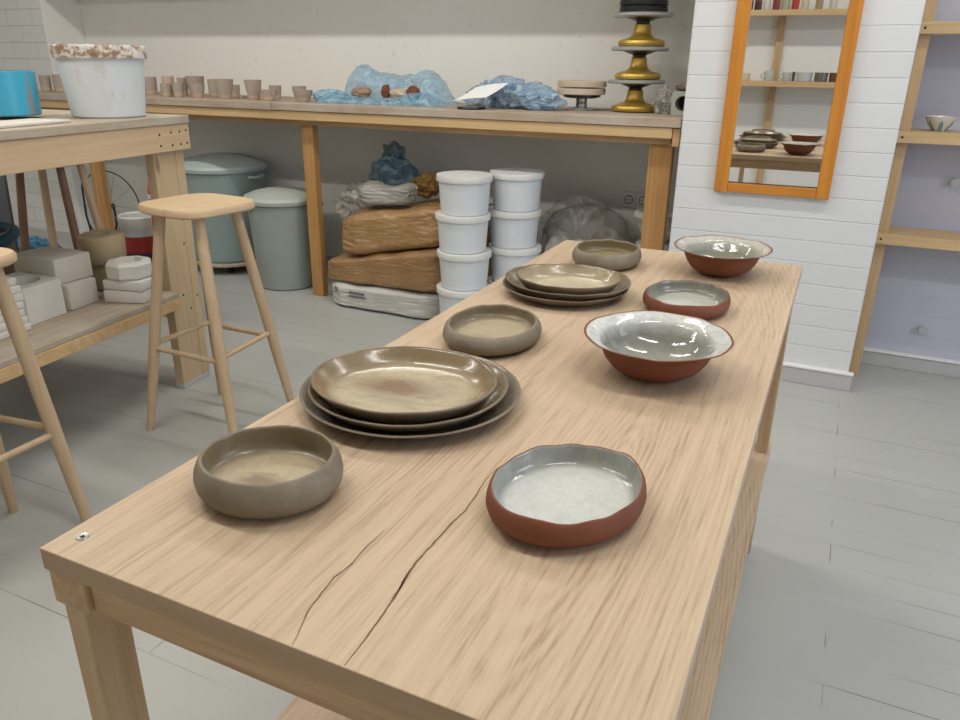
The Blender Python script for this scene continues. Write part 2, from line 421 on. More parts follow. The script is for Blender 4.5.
def baggy(name, c, hi, rough=0.4, sc=7):
    t = NT(name)
    n = t.noise(t.mapping((1, 1, 1)), sc, 5, 0.7, 1.5)
    st = t.noise(t.mapping((6, 6, 40)), 1.0, 4, 0.7, 2.0)
    c_ = t.mix(t.ramp(st, [(0.5, (0, 0, 0)), (0.72, (1, 1, 1))]), c, hi)
    t.col(t.mix(t.math('MULTIPLY', n, 0.5), c_, tuple(v * 0.7 for v in c))); t.rough(rough)
    t.bump(t.math('ADD', n, st), 0.5, 0.012); return t.m
M['brown_bag'] = baggy('brown_film_wrap', (0.39, 0.225, 0.09), (0.62, 0.45, 0.27), 0.2)  # second colour paints the shiny film's highlights as pale streaks
M['brown_bag2'] = baggy('brown_film_wrap_dark', (0.33, 0.19, 0.08), (0.46, 0.30, 0.16), 0.3)
M['white_sack'] = baggy('white_woven_sack', (0.62, 0.61, 0.57), (0.70, 0.69, 0.66), 0.6)
M['silver'] = baggy('clear_wrapped_clay', (0.33, 0.32, 0.28), (0.62, 0.60, 0.54), 0.25, 14)
M['blue_film'] = film('light_blue_film', (0.13, 0.40, 0.62), 0.44, 0.28, 0.5, 16, (0.42, 0.66, 0.78))
M['blue_film2'] = film('pale_blue_film', (0.22, 0.38, 0.55), 0.62, 0.28, 0.45, 18, (0.52, 0.66, 0.78))
M['blue_dark'] = film('dark_blue_film', (0.05, 0.11, 0.16), 0.66, 0.3, 0.5, 14, (0.18, 0.30, 0.36))
M['grey_film'] = film('grey_film', (0.38, 0.36, 0.31), 0.55, 0.25, 0.6, 18, (0.62, 0.60, 0.55))
M['clear_film'] = film('clear_film', (0.55, 0.54, 0.50), 0.28, 0.12, 0.5, 9, (0.85, 0.85, 0.83))
M['yellow_bag'] = baggy('ochre_film', (0.36, 0.20, 0.05), (0.48, 0.30, 0.12), 0.35, 20)
M['wet_clay'] = clay('wet_grey_clay', (0.27, 0.245, 0.21), 0.55, (0.20, 0.18, 0.15), 5, 0.3)
M['pink_clay'] = clay('pink_clay', (0.42, 0.27, 0.20), 0.8)
M['dusty_bucket'] = None

# ------------------------------------------------------------------ room shell
XL, XR, YB, YF, ZC = -5.6, 2.4, 3.78, -0.78, 2.72
bm = bm_new(); span(bm, (XL, YF, -0.05), (XR, YB, 0.0)); struct('floor', bm, M['floor'], smooth=False)
bm = bm_new(); span(bm, (XL, YF, ZC), (XR, YB + 0.1, ZC + 0.06)); struct('ceiling', bm, M['ceiling'], smooth=False)
bm = bm_new(); span(bm, (XL, YB, 0), (-0.59, YB + 0.1, ZC)); struct('wall_back', bm, M['white_wall'], smooth=False)
bm = bm_new(); span(bm, (XL - 0.1, YF, 0), (XL, YB + 0.1, ZC)); struct('wall_left', bm, M['white_wall'], smooth=False)
bm = bm_new(); span(bm, (XL, 3.5, 0), (-4.675, YB, ZC), bev=0.006)
for f_ in bm.faces:
    f_.normal_update(); f_.material_index = 1 if abs(f_.normal.x) > 0.5 else 0
struct('wall_corner', bm, [M['left_brick'], M['white_wall']], smooth=False)
bm = bm_new(); span(bm, (-0.592, 3.135, 0), (0.168, YB + 0.1, ZC), bev=0.006); struct('wall_pillar', bm, M['white_brick'], smooth=False)
bm = bm_new(); span(bm, (0.168, 3.5, 0), (XR, YB + 0.1, ZC)); struct('wall_niche', bm, M['niche_wall'], smooth=False)
bm = bm_new(); span(bm, (XL, YF - 0.1, 0), (XR, YF, ZC)); struct('wall_rear', bm, M['white_wall'], smooth=False)
# right wall, with an unseen window opening added to go with the cool fill
bm = bm_new()
for a, b in (((XR, YF, 0), (XR + 0.12, YB, 0.9)), ((XR, YF, 2.2), (XR + 0.12, YB, ZC)), ((XR, YF, 0.9), (XR + 0.12, 0.5, 2.2)), ((XR, 2.1, 0.9), (XR + 0.12, YB, 2.2))): span(bm, a, b)
struct('wall_right', bm, M['white_wall'], smooth=False)
bm = bm_new()
for a, b in (((XR + 0.02, 0.5, 0.9), (XR + 0.08, 0.56, 2.2)), ((XR + 0.02, 2.04, 0.9), (XR + 0.08, 2.1, 2.2)), ((XR + 0.02, 1.27, 0.9), (XR + 0.08, 1.33, 2.2)), ((XR + 0.02, 0.5, 0.9), (XR + 0.08, 2.1, 0.96)), ((XR + 0.02, 0.5, 2.14), (XR + 0.08, 2.1, 2.2))): span(bm, a, b)
struct('added_window', bm, M['ledge_white'], smooth=False)  # unseen window frame, added along with the cool fill lamp
# baseboards
bm = bm_new(); span(bm, (-0.62, 3.112, 0.0), (0.185, 3.135, 0.066), bev=0.003); o = struct('baseboard_pillar', bm, M['base_grey'], smooth=False)
bm = bm_new(); span(bm, (-0.62, 3.108, 0.066), (0.187, 3.136, 0.076), bev=0.003); struct('trim_1', bm, M['ledge_white'], smooth=False)
bm = bm_new(); span(bm, (0.168, 3.476, 0.0), (XR, 3.5, 0.062), bev=0.003); struct('baseboard_niche', bm, M['base_grey'], smooth=False)
bm = bm_new(); span(bm, (0.168, 3.470, 0.062), (XR, 3.5, 0.071), bev=0.003); struct('trim_2', bm, M['ledge_white'], smooth=False)
bm = bm_new(); span(bm, (-4.675, 3.76, 0.0), (-0.592, 3.78, 0.07)); struct('baseboard_back', bm, M['base_grey'], smooth=False)
bm = bm_new(); span(bm, (XL, 3.48, 0.0), (-4.66, 3.5, 0.07)); struct('baseboard_corner', bm, M['base_grey'], smooth=False)

# ------------------------------------------------------------------ display table
T = 0.771
tx0, tx1, ty0, ty1 = -0.6235, -0.040, 0.361, 1.872
tb = thing('display_table', 'long oak-topped table with pine legs, covered with finished bowls and plates', 'table', ((tx0 + tx1) / 2, (ty0 + ty1) / 2, 0))
ox, oy = tb.location.x, tb.location.y
def L(p): return (p[0] - ox, p[1] - oy, p[2])
bm = bm_new(); span(bm, L((tx0, ty0, T - 0.024)), L((tx1, ty1, T)), bev=0.0012)
for f_ in bm.faces:
    n_ = f_.normal
    f_.normal_update(); n_ = f_.normal
    f_.material_index = 0 if abs(n_.z) > 0.5 else (1 if abs(n_.y) > 0.5 else 2)
obj('tabletop', bm, [M['table_oak'], M['oak_edge'], M['oak_edge_y']], tb, smooth=False)
az0, az1 = T - 0.072, T - 0.0245
for (x0, x1) in ((-0.633, -0.585), (-0.094, -0.046)):
    bm = bm_new(); span(bm, L((x0, 0.370, az0)), L((x1, 1.858, az1)), bev=0.002); obj('apron', bm, M['pine_y'], tb, smooth=False)
for (y0, y1) in ((0.376, 0.404), (1.826, 1.854)):
    bm = bm_new(); span(bm, L((-0.5845, y0, az0)), L((-0.0945, y1, az1)), bev=0.002); obj('apron', bm, M['pine_x'], tb, smooth=False)
for (x0, x1) in ((-0.631, -0.602), (-0.074, -0.046)):
    for (y0, y1) in ((0.376, 0.424), (1.815, 1.863)):
        bm = bm_new(); span(bm, L((x0, y0, 0.0)), L((x1, y1, az0 - 0.0005)), bev=0.0025)
        obj('leg', bm, M['pine_z'], tb, smooth=False)
bm = bm_new(); span(bm, L((-0.616, 0.43, 0.276)), L((-0.040, 1.885, 0.300)), bev=0.0015); obj('lower_shelf', bm, M['table_oak'], tb, smooth=False)
for y0 in (0.43, 1.79):
    bm = bm_new(); span(bm, L((-0.61, y0, 0.235)), L((-0.05, y0 + 0.025, 0.2755)), bev=0.002); obj('shelf_rail', bm, M['pine_x'], tb, smooth=False)
# counter-sunk screw
bm = bm_new(); lathe(bm, [(0.0, 0.0004), (0.0045, 0.0004), (0.0058, 0.0008), (0.0062, 0.0)], 20, c=L((-0.602, 0.391, T)))
sc_ = obj('screw', bm, M['steel'], tb)
bm = bm_new(); box(bm, L((-0.602, 0.391, T + 0.0006)), (0.005, 0.0012, 0.0006), 0.5); box(bm, L((-0.602, 0.391, T + 0.0006)), (0.0012, 0.005, 0.0006), 0.5)
obj('screw_slot', bm, M['dark'], sc_, smooth=False)
# long drying cracks in the oak decor
def crack(pts, wd):
    bm = bm_new(); prev = None
    P = [Vector((x, y)) for x, y in pts]
    Q = []
    for i in range(len(P) - 1):
        for k in range(6):
            u = k / 6; q = P[i].lerp(P[i + 1], u)
            q.x += 0.0012 * noise.noise(Vector((q.x * 90, q.y * 90, 3.3))); Q.append(q)
    Q.append(P[-1]); n = len(Q)
    for i, q in enumerate(Q):
        u = i / (n - 1); ww = wd * (0.25 + 0.9 * math.sin(PI * min(1, max(0.02, u))) ** 0.7) * (0.6 + 0.5 * abs(noise.noise(Vector((i * 0.45, 1.7, 0)))))
        a = bm.verts.new(L((q.x - ww, q.y, T + 0.00025))); b = bm.verts.new(L((q.x + ww, q.y, T + 0.00025)))
        if prev: bm.faces.new((prev[0], prev[1], b, a))
        prev = (a, b)
    o = obj('wood_crack', bm, M['crack'], tb, smooth=False); o['label'] = 'dark drying crack'
crack([(-0.279, 0.363), (-0.28, 0.377), (-0.281, 0.399), (-0.283, 0.421), (-0.286, 0.443), (-0.29, 0.468), (-0.293, 0.495), (-0.293, 0.519), (-0.293, 0.542), (-0.293, 0.573), (-0.291, 0.596), (-0.294, 0.63), (-0.298, 0.66), (-0.297, 0.69)], 0.0013)
crack([(-0.329, 0.363), (-0.335, 0.38), (-0.341, 0.398), (-0.346, 0.424), (-0.349, 0.447), (-0.345, 0.469), (-0.348, 0.499), (-0.347, 0.529)], 0.0009)
crack([(-0.285, 0.445), (-0.289, 0.462), (-0.2925, 0.478), (-0.2935, 0.49)], 0.0009)

# ------------------------------------------------------------------ pottery on the table
def wobble(seed, ar, az, h, zfrom=0.5):
    def f(a, r, z, i):
        d = Vector((math.cos(a) * 1.3, math.sin(a) * 1.3, seed))
        n = noise.noise(d); n2 = noise.noise(d * 2.7 + Vector((0, 0, 5)))
        k = max(0.0, z / h - 0.15)
        return r * (1 + ar * (n * 1.4 + n2 * 0.5) * min(1, k * 2)), z + az * h * (n2 * 0.9 + n * 0.6) * (max(0.0, z / h - zfrom) / (1 - zfrom)) ** 1.2
    return f
LOW = ([(0, 0), (.66, 0), (.80, .03), (.92, .16), (.985, .34), (1, .52), (.985, .70), (.95, .86), (.91, .96), (.885, 1.0)],
       [(.862, .985), (.853, .93), (.865, .78), (.872, .60), (.85, .44), (.79, .36), (.70, .335), (.4, .32), (0, .32)])
LOWR = ([(0, 0), (.66, 0), (.80, .03), (.91, .16), (.98, .34), (1, .52), (.992, .72), (.975, .88), (.955, .97), (.945, 1.0)],
        [(.925, .99), (.915, .93), (.91, .78), (.90, .58), (.875, .42), (.82, .36), (.72, .335), (.4, .325), (0, .325)])
WIDE = ([(0, 0.03), (.30, .03), (.31, 0), (.37, 0), (.385, .03), (.50, .10), (.62, .25), (.705, .45), (.755, .65), (.78, .775), (.85, .855), (.93, .93), (.995, .985), (1.0, 1.0)],
        [(.968, 1.0), (.92, .965), (.85, .91), (.79, .865), (.755, .78), (.70, .58), (.62, .38), (.48, .22), (.27, .145), (0, .13)])
PLATE = ([(0, .0), (.66, .0), (.74, .05), (.82, .22), (.89, .46), (.95, .72), (.995, .90), (1.0, .97), (.992, 1.0)],
         [(.975, 1.0), (.955, .93), (.91, .74), (.86, .52), (.81, .36), (.75, .27), (.5, .23), (0, .23)])
def pot(name, label, cat, c, a, b, rot, h, prof, mats, seed, ar=0.012, az=0.04, group=None, z0=T, zfrom=0.5, seg=72):
    out, inn = prof
    P = [(r, z * h) for r, z in out + inn]
    bm = bm_new(); lathe(bm, P, seg, (0, 0, 0), a, b, 0, wobble(seed, ar, az, h, zfrom), split=len(out))
    o = obj(name, bm, mats, None, (c[0], c[1], z0), True, 80, rot)
    return tag(o, label, cat, group)

CR, OL, DK = (0.45, 0.375, 0.25), (0.185, 0.145, 0.085), (0.12, 0.09, 0.06)
G_l1 = glaze('grey_bowl_glaze_a', (0.0792, 0.0724), (0.44, 0.36, 0.23), CR, OL, DK, 0.68, 0.84, 0.93, (0.19, 0.125, 0.08), (-0.05, -0.15), 0.45, 0.33, 0.5)
G_l2 = glaze('grey_bowl_glaze_b', (0.081, 0.1013), (0.42, 0.35, 0.235), CR, OL, DK, 0.68, 0.84, 0.93, (0.22, 0.15, 0.10), (-0.2, -0.3), 0.38, 0.35, 0.5)
G_l3 = glaze('olive_bowl_glaze', (0.0787, 0.0934), (0.25, 0.20, 0.09), (0.27, 0.22, 0.10), (0.19, 0.15, 0.075), DK, 0.6, 0.8, 0.93, None, rough=0.38, nz=0.5)
G_r1 = glaze('white_red_bowl_glaze', (0.0762, 0.0915), (0.60, 0.62, 0.58), (0.58, 0.60, 0.565), (0.30, 0.31, 0.28), (0.17, 0.15, 0.13), 0.76, 0.85, 0.90, None, rough=0.07, nz=0.25, streak=(0.50, 0.51, 0.47), streak_amt=0.5)
G_r2 = glaze('pale_red_bowl_glaze', (0.0805, 0.0958), (0.50, 0.50, 0.44), (0.46, 0.46, 0.40), (0.20, 0.20, 0.165), (0.13, 0.10, 0.08), 0.66, 0.80, 0.90, None, rough=0.10, nz=0.5, streak=(0.36, 0.36, 0.30))
G_w1 = glaze('white_wide_bowl_glaze', (0.1079, 0.1125), (0.33, 0.33, 0.275), (0.21, 0.215, 0.18), (0.60, 0.61, 0.58), (0.30, 0.22, 0.16), 0.70, 0.80, 0.95, None, rough=0.08, nz=0.22, streak=(0.50, 0.51, 0.48), streak_amt=0.35)
G_w2 = glaze('white_wide_bowl_glaze_b', (0.1048, 0.117), (0.34, 0.34, 0.28), (0.22, 0.225, 0.18), (0.50, 0.485, 0.42), (0.24, 0.16, 0.11), 0.68, 0.80, 0.92, None, rough=0.09, nz=0.28, streak=(0.46, 0.47, 0.42), streak_amt=0.35)
G_pa1 = glaze('cream_brown_plate_glaze', (0.1255, 0.1125), (0.49, 0.425, 0.30), (0.47, 0.40, 0.27), (0.215, 0.16, 0.09), (0.13, 0.095, 0.06), 0.68, 0.88, 0.94, (0.19, 0.105, 0.05), (-0.18, 0.10), 0.62, 0.20, 0.6, rust=(0.27, 0.135, 0.035), streak=(0.24, 0.185, 0.11), streak_amt=0.75)
G_pa2 = glaze('brown_plate_glaze', (0.1330, 0.1326), (0.28, 0.21, 0.12), (0.28, 0.21, 0.11), (0.215, 0.155, 0.08), (0.17, 0.13, 0.08), 0.7, 0.85, 0.93, None, rough=0.16, nz=0.6, rust=(0.24, 0.12, 0.035))
G_pa3 = glaze('olive_plate_glaze', (0.1491, 0.1475), (0.15, 0.12, 0.08), (0.16, 0.13, 0.085), (0.14, 0.115, 0.075), (0.17, 0.14, 0.10), 0.7, 0.85, 0.93, None, rough=0.22, nz=0.5)
G_pb1 = glaze('cream_plate_glaze', (0.1035, 0.0900), (0.48, 0.42, 0.29), (0.54, 0.48, 0.35), (0.34, 0.275, 0.17), (0.15, 0.11, 0.065), 0.66, 0.88, 0.93, (0.30, 0.22, 0.14), (0.1, -0.4), 0.42, 0.22, 0.6, streak=(0.34, 0.28, 0.17), streak_amt=0.5)
G_pb3 = G_pa3
G_pb2 = glaze('brown_plate_glaze_b', (0.1262, 0.118), (0.24, 0.19, 0.11), (0.24, 0.19, 0.11), (0.20, 0.155, 0.085), (0.16, 0.12, 0.075), 0.7, 0.85, 0.93, None, rough=0.2, nz=0.6)

pot('low_bowl', 'grey-brown low bowl at the near left corner, the closest grey one', 'bowl', (-0.4964, 0.540), 0.0792, 0.0724, 0.117, 0.0453, LOW, [M['grey_clay'], G_l1], 3.1, 0.008, 0.03)
pot('low_bowl', 'grey-brown low bowl beyond the large plate stack, middle of three', 'bowl', (-0.4792, 1.080), 0.081, 0.1013, 0.148, 0.034, LOW, [M['grey_clay'], G_l2], 8.4, 0.014, 0.05)
pot('low_bowl', 'grey-brown low bowl with olive inside at the far end of the table', 'bowl', (-0.4558, 1.672), 0.0787, 0.0934, 0.061, 0.040, LOW, [M['grey_clay'], G_l3], 12.2, 0.014, 0.05)
pot('low_bowl', 'red clay low bowl with milky white glaze and wavy rim, nearest the camera', 'bowl', (-0.1987, 0.6453), 0.0762, 0.0915, -0.33, 0.0345, LOWR, [M['red_clay'], G_r1], 21.7, 0.013, 0.11, zfrom=0.35)
pot('low_bowl', 'small red clay low bowl between the two wide red bowls', 'bowl', (-0.2227, 1.4077), 0.0805, 0.0958, 0.056, 0.031, LOWR, [M['red_clay'], G_r2], 33.1, 0.018, 0.10, zfrom=0.35)
pot('wide_bowl', 'wide-rimmed red clay bowl glazed white inside, the nearer and larger looking', 'bowl', (-0.2029, 1.0605), 0.1079, 0.1125, 0.0, 0.0605, WIDE, [M['red_clay'], G_w1], 41.0, 0.008, 0.035, zfrom=0.7)
pot('wide_bowl', 'wide-rimmed red clay bowl at the far right corner, below the mirror', 'bowl', (-0.2057, 1.7121), 0.1048, 0.117, 0.058, 0.0605, WIDE, [M['red_clay'], G_w2], 55.5, 0.008, 0.035, zfrom=0.7)
gA, gB = None, None
pot('plate', 'largest dark olive plate under the near stack of three', 'plate', (-0.4762, 0.8060), 0.1491, 0.1475, 0, 0.021, PLATE, [M['plate_clay'], G_pa3], 61.0, 0.006, 0.06)
pot('plate', 'brown plate in the middle of the near stack', 'plate', (-0.4748, 0.7978), 0.1330, 0.1326, 0.2, 0.0265, PLATE, [M['plate_clay'], G_pa2], 64.0, 0.008, 0.05, z0=T + 0.0055)
pot('plate', 'cream and rust glazed plate on top of the near stack', 'plate', (-0.4770, 0.7888), 0.1255, 0.1125, 0.10, 0.0305, PLATE, [M['plate_clay'], G_pa1], 67.4, 0.010, 0.05, z0=T + 0.0125)
pot('plate', 'dark plate under the far stack of three', 'plate', (-0.4606, 1.3943), 0.1260, 0.1240, 0, 0.021, PLATE, [M['plate_clay'], G_pb3], 71.0, 0.006, 0.06)
pot('plate', 'olive plate with pulled rim in the middle of the far stack', 'plate', (-0.4568, 1.396), 0.1262, 0.118, 0.0, 0.027, PLATE, [M['plate_clay'], G_pb2], 74.2, 0.016, 0.07, z0=T + 0.0055)
pot('plate', 'cream glazed plate with torn rim on top of the far stack', 'plate', (-0.4485, 1.3740), 0.1035, 0.0900, 0.09, 0.032, PLATE, [M['plate_clay'], G_pb1], 79.3, 0.014, 0.06, z0=T + 0.0125)

# ------------------------------------------------------------------ long workbench along the back wall
wb = thing('workbench', 'long wall workbench of dusty boards on orange pine legs', 'workbench', (-2.6, 3.46, 0))
def W(p): return (p[0] + 2.6, p[1] - 3.46, p[2])
bz = 1.009
bm = bm_new(); span(bm, W((-2.638, 3.152, bz - 0.036)), W((-0.598, 3.775, bz)), bev=0.003); obj('worktop', bm, M['dusty_x'], wb, smooth=False)
bm = bm_new(); span(bm, W((-4.66, 3.150, bz - 0.037)), W((-2.6395, 3.775, bz)), bev=0.003); obj('worktop', bm, M['dusty_x'], wb, smooth=False)
bm = bm_new(); span(bm, W((-4.66, 3.160, bz - 0.080)), W((-0.632, 3.198, bz - 0.0375)), bev=0.003); obj('apron', bm, M['shelf_pine'], wb, smooth=False)
bm = bm_new(); span(bm, W((-4.66, 3.2, bz - 0.106)), W((-0.64, 3.225, bz - 0.038)), bev=0.003); obj('apron', bm, M['pine_orange_x'], wb, smooth=False)
bm = bm_new(); span(bm, W((-0.63, 3.165, bz - 0.11)), W((-0.60, 3.76, bz - 0.038)), bev=0.003); obj('apron', bm, M['pine_orange_x'], wb, smooth=False)
for x0, x1 in ((-0.733, -0.636), (-2.522, -2.452), (-4.14, -4.06)):
    bm = bm_new(); span(bm, W((x0, 3.226, 0)), W((x1, 3.272, bz - 0.0375)), bev=0.003); obj('leg', bm, M['pine_orange_z'], wb, smooth=False)

# wall shelf above the workbench, just over the picture
ws = thing('wall_shelf', 'narrow white wall shelf high above the workbench', 'shelf', (-2.6, 3.62, 1.675))
bm = bm_new(); box(bm, (-0.03, -0.038, 0), (4.0, 0.392, 0.03), bev=0.003); obj('shelf_board', bm, M['ledge_white'], ws, smooth=False)
for x in (-1.7, -0.1, 1.5):
    bm = bm_new(); span(bm, (x, -0.12, 0.016), (x + 0.02, 0.15, 0.04)); span(bm, (x, 0.13, 0.016), (x + 0.02, 0.155, 0.2)); obj('bracket', bm, M['steel'], ws, smooth=False)

# wall sockets
for i, (x, lab) in enumerate(((-0.935, 'white round socket on the wall under the workbench, the whole one'), (-0.862, 'white socket half hidden behind the right workbench leg'))):
    s_ = thing('wall_socket', lab, 'socket', (x, 3.7795, 0.575))
    bm = bm_new(); box(bm, (0, -0.006, 0), (0.07, 0.011, 0.075), bev=0.003); obj('socket_plate', bm, M['white_wall'], s_, smooth=False)
    bm = bm_new(); tube(bm, [(0.021 * math.cos(a), -0.0125, 0.021 * math.sin(a)) for a in [k * PI / 12 for k in range(24)]], 0.0016, 6, True)
    for dx in (-0.009, 0.009): cyl(bm, (dx, -0.0115, 0), (dx, -0.0135, 0), 0.003, seg=10)
    box(bm, (0, -0.0125, 0.019), (0.004, 0.002, 0.006)); box(bm, (0, -0.0125, -0.019), (0.004, 0.002, 0.006))
    obj('socket_well', bm, M['dark'], s_)

# ------------------------------------------------------------------ left workbench (turned a little)
BY = math.radians(6.5)
lb = thing('workbench', 'worktable at the left with spruce apron, screwed legs and a lower shelf of plaster moulds', 'workbench', (-2.205, 2.17, 0), BY)
# local: x to the right (0 = front edge), y away (0 = far end, table runs to negative y)
W2, L2 = 1.14, 1.9
bm = bm_new(); span(bm, (-W2, -L2, 0.985), (0, 0, 1.013), bev=0.003); obj('worktop', bm, M['dusty_y'], lb, smooth=False)
ap = bm_new(); span(ap, (-0.034, -L2, 0.893), (-0.006, -0.002, 0.9845), bev=0.002); apo = obj('apron', ap, M['pine_pale_y'], lb, smooth=False)
for yy, zz in ((-0.02, 0.960), (-0.055, 0.958), (-0.10, 0.958), (-0.16, 0.954), (-0.02, 0.915), (-0.055, 0.914), (-0.10, 0.914), (-0.16, 0.916)):
    bm = bm_new(); cyl(bm, (-0.007, yy, zz), (-0.0045, yy, zz), 0.004, seg=10); obj('screw', bm, M['dark'], apo)
bm = bm_new(); span(bm, (-W2 + 0.01, -0.03, 0.893), (-0.0345, -0.004, 0.9845), bev=0.002); obj('apron', bm, M['pine_pale_y'], lb, smooth=False)
bm = bm_new(); span(bm, (-W2 + 0.006, -L2, 0.893), (-W2 + 0.032, -0.002, 0.9845), bev=0.002); obj('apron', bm, M['pine_pale_y'], lb, smooth=False)
def slant_leg(y0, y1, x0, x1, sh, mat):
    bm = bm_new(); span(bm, (x0, y0, 0), (x1, y1, 0.9), bev=0.003)
    for v in bm.verts:
        k = 1 - v.co.z / 0.9; v.co.y -= sh[1] * k; v.co.x += sh[0] * k
    return obj('leg', bm, mat, lb, smooth=False)
lg = slant_leg(-0.170, -0.056, -0.075, -0.036, (0.035, 0.05), M['pine_pale_z'])
lg2 = slant_leg(-0.055, -0.012, -0.075, -0.0355, (0.035, 0.05), M['pine_pale_z'])
for yy, zz in ((-0.15, 0.36), (-0.12, 0.30), (-0.075, 0.34), (-0.10, 0.55), (-0.09, 0.72)):
    k = 1 - zz / 0.9
    bm = bm_new(); x_ = -0.036 + 0.035 * k; cyl(bm, (x_ - 0.001, yy + 0.01, zz), (x_ + 0.0015, yy + 0.01, zz), 0.004, seg=10); obj('screw', bm, M['dark'], lg)
bm = bm_new(); zt = 0.020
for a in ((-0.170 - 0.05, -0.012 - 0.05, -0.0405, -0.0012),): span(bm, (a[2], a[0], 0.0005), (a[3] + 0.0005, a[1], zt), bev=0.001)
o = obj('foot_paint', bm, M['base_grey'], lg, smooth=False); o['label'] = 'grey floor paint on the foot'
slant_leg(-0.10, -0.012, -W2 + 0.035, -W2 + 0.075, (0, 0), M['pine_pale_z'])
for x0 in (-0.075, -W2 + 0.035): slant_leg(-L2 + 0.01, -L2 + 0.09, x0, x0 + 0.039, (0, 0), M['pine_pale_z'])
SZ = 0.392
bm = bm_new(); span(bm, (-W2 + 0.03, -L2 + 0.03, SZ - 0.02), (0.02, -0.20, SZ), bev=0.003); obj('lower_shelf', bm, M['dusty_y'], lb, smooth=False)
bm = bm_new(); span(bm, (0.0, -L2 + 0.03, SZ - 0.062), (0.022, -0.21, SZ - 0.0205), bev=0.002); obj('shelf_rail', bm, M['shelf_pine'], lb, smooth=False)
bm = bm_new(); span(bm, (-W2 + 0.035, -0.215, SZ - 0.062), (-0.001, -0.19, SZ - 0.0205), bev=0.002); obj('shelf_rail', bm, M['pine_orange_x'], lb, smooth=False)
def LB(x, y, z):  # world point of the turned table's local point
    return (-2.205 + x * math.cos(BY) - y * math.sin(BY), 2.17 + x * math.sin(BY) + y * math.cos(BY), z)

# white bucket with clay-caked rim
t = NT('dusty_white_plastic')
n = t.noise(t.mapping((1, 1, 0.4)), 9, 5, 0.7); k = t.ramp(n, [(0.56, (0, 0, 0)), (0.66, (1, 1, 1))])
t.col(t.mix(t.math('MULTIPLY', k, 0.45), (0.62, 0.66, 0.68), (0.50, 0.45, 0.36))); t.rough(0.45); M['dusty_bucket'] = t.m
t = NT('clay_caked_rim')
n = t.noise(t.mapping((1, 1, 1.6)), 24, 5, 0.7); t.col(t.ramp(n, [(0.48, (0.64, 0.62, 0.58)), (0.54, (0.36, 0.25, 0.17)), (0.66, (0.24, 0.15, 0.09))])); t.rough(0.8); t.bump(n, 0.5, 0.01); M['caked'] = t.m
bk = thing('bucket', 'large white bucket with clay-caked rim on the left worktable', 'bucket', (-2.347, 1.945, 1.0135))
bm = bm_new(); lathe(bm, [(0, 0), (0.112, 0), (0.118, 0.006), (0.138, 0.195), (0.134, 0.195), (0.115, 0.01), (0, 0.01)], 56); obj('bucket_body', bm, M['dusty_bucket'], bk)
bm = bm_new()
lathe(bm, [(0.1385, 0.192), (0.1475, 0.190), (0.149, 0.2), (0.148, 0.226), (0.144, 0.231), (0.139, 0.228), (0.1385, 0.2), (0.1385, 0.192)], 96, warp=lambda a, r, z, i: (r * (1 + 0.012 * noise.noise(Vector((math.cos(a) * 9, math.sin(a) * 9, z * 60)))), z + 0.004 * noise.noise(Vector((math.cos(a) * 7, math.sin(a) * 7, 3)))))
obj('caked_rim', bm, M['caked'], bk)
bm = bm_new(); lathe(bm, [(0, 0.215), (0.12, 0.218), (0.139, 0.222), (0.139, 0.214), (0, 0.208)], 56); obj('lid', bm, M['caked'], bk)
# blue pot
t = NT('dripped_blue_plastic')
so = t.sep(t.mapping((1, 1, 1)))
st = t.ramp(t.noise(t.mapping((26, 26, 2.2)), 1.0, 3, 0.5, 0.6), [(0.47, (1, 1, 1)), (0.50, (0, 0, 0))])
t.col(t.mix(t.math('MULTIPLY', st, 0.85), (0.045, 0.36, 0.55), (0.26, 0.23, 0.19))); t.rough(0.35); M['blue_pot'] = t.m
bm = bm_new(); lathe(bm, [(0, 0), (0.098, 0), (0.102, 0.004), (0.104, 0.137), (0.100, 0.138), (0.097, 0.01), (0, 0.008)], 48)
tag(obj('blue_pot', bm, M['blue_pot'], None, (-2.54, 1.705, 1.0235)), 'bright blue pot with dried glaze drips at the left picture edge', 'pot')
# thin plaster board in front of it
bm = bm_new(); box(bm, (0, 0, 0.0045), (0.15, 0.44, 0.009), bev=0.003)
tag(obj('plaster_board', bm, M['gesso'], None, LB(-0.125, -0.70, 1.0135), rz=BY + 0.06), 'thin white plaster board lying under the blue pot', 'board')

# plaster moulds on the lower shelf
def mould(label, x, y, s, z=SZ, hole=None, rz=BY, mat='gesso_white', name='plaster_mould'):
    bm = bm_new(); hx, hy, hz = s
    if hole:
        r = hole; seg = 40
        inner = []; outer = []; floor_ = []
        for k in range(seg):
            a = 2 * PI * k / seg; ca, sa = math.cos(a), math.sin(a)
            q = min(hx / 2 / max(1e-6, abs(ca)), hy / 2 / max(1e-6, abs(sa)))
            outer.append(bm.verts.new((q * ca, q * sa, hz))); inner.append(bm.verts.new((r * ca, r * sa, hz))); floor_.append(bm.verts.new((r * .6 * ca, r * .6 * sa, hz * .5)))
        bot = [bm.verts.new((v.co.x, v.co.y, 0)) for v in outer]
        for k in range(seg):
            l = (k + 1) % seg
            bm.faces.new((outer[k], outer[l], inner[l], inner[k])); bm.faces.new((inner[k], inner[l], floor_[l], floor_[k])); bm.faces.new((bot[l], bot[k], outer[k], outer[l])) if False else bm.faces.new((bot[k], bot[l], outer[l], outer[k]))
        bm.faces.new(floor_); bm.faces.new(list(reversed(bot)))
    else:
        box(bm, (0, 0, hz / 2), s, bev=0.006)
    return tag(obj(name, bm, M[mat], None, (x, y, z + 0.0004), True, 30, rz), label, 'mould')
A = (-2.40, 1.53)
mould('large white plaster block mould with a round hollow in its top', A[0], A[1], (0.20, 0.17, 0.122), hole=0.065)
B = (-2.415, 1.685)
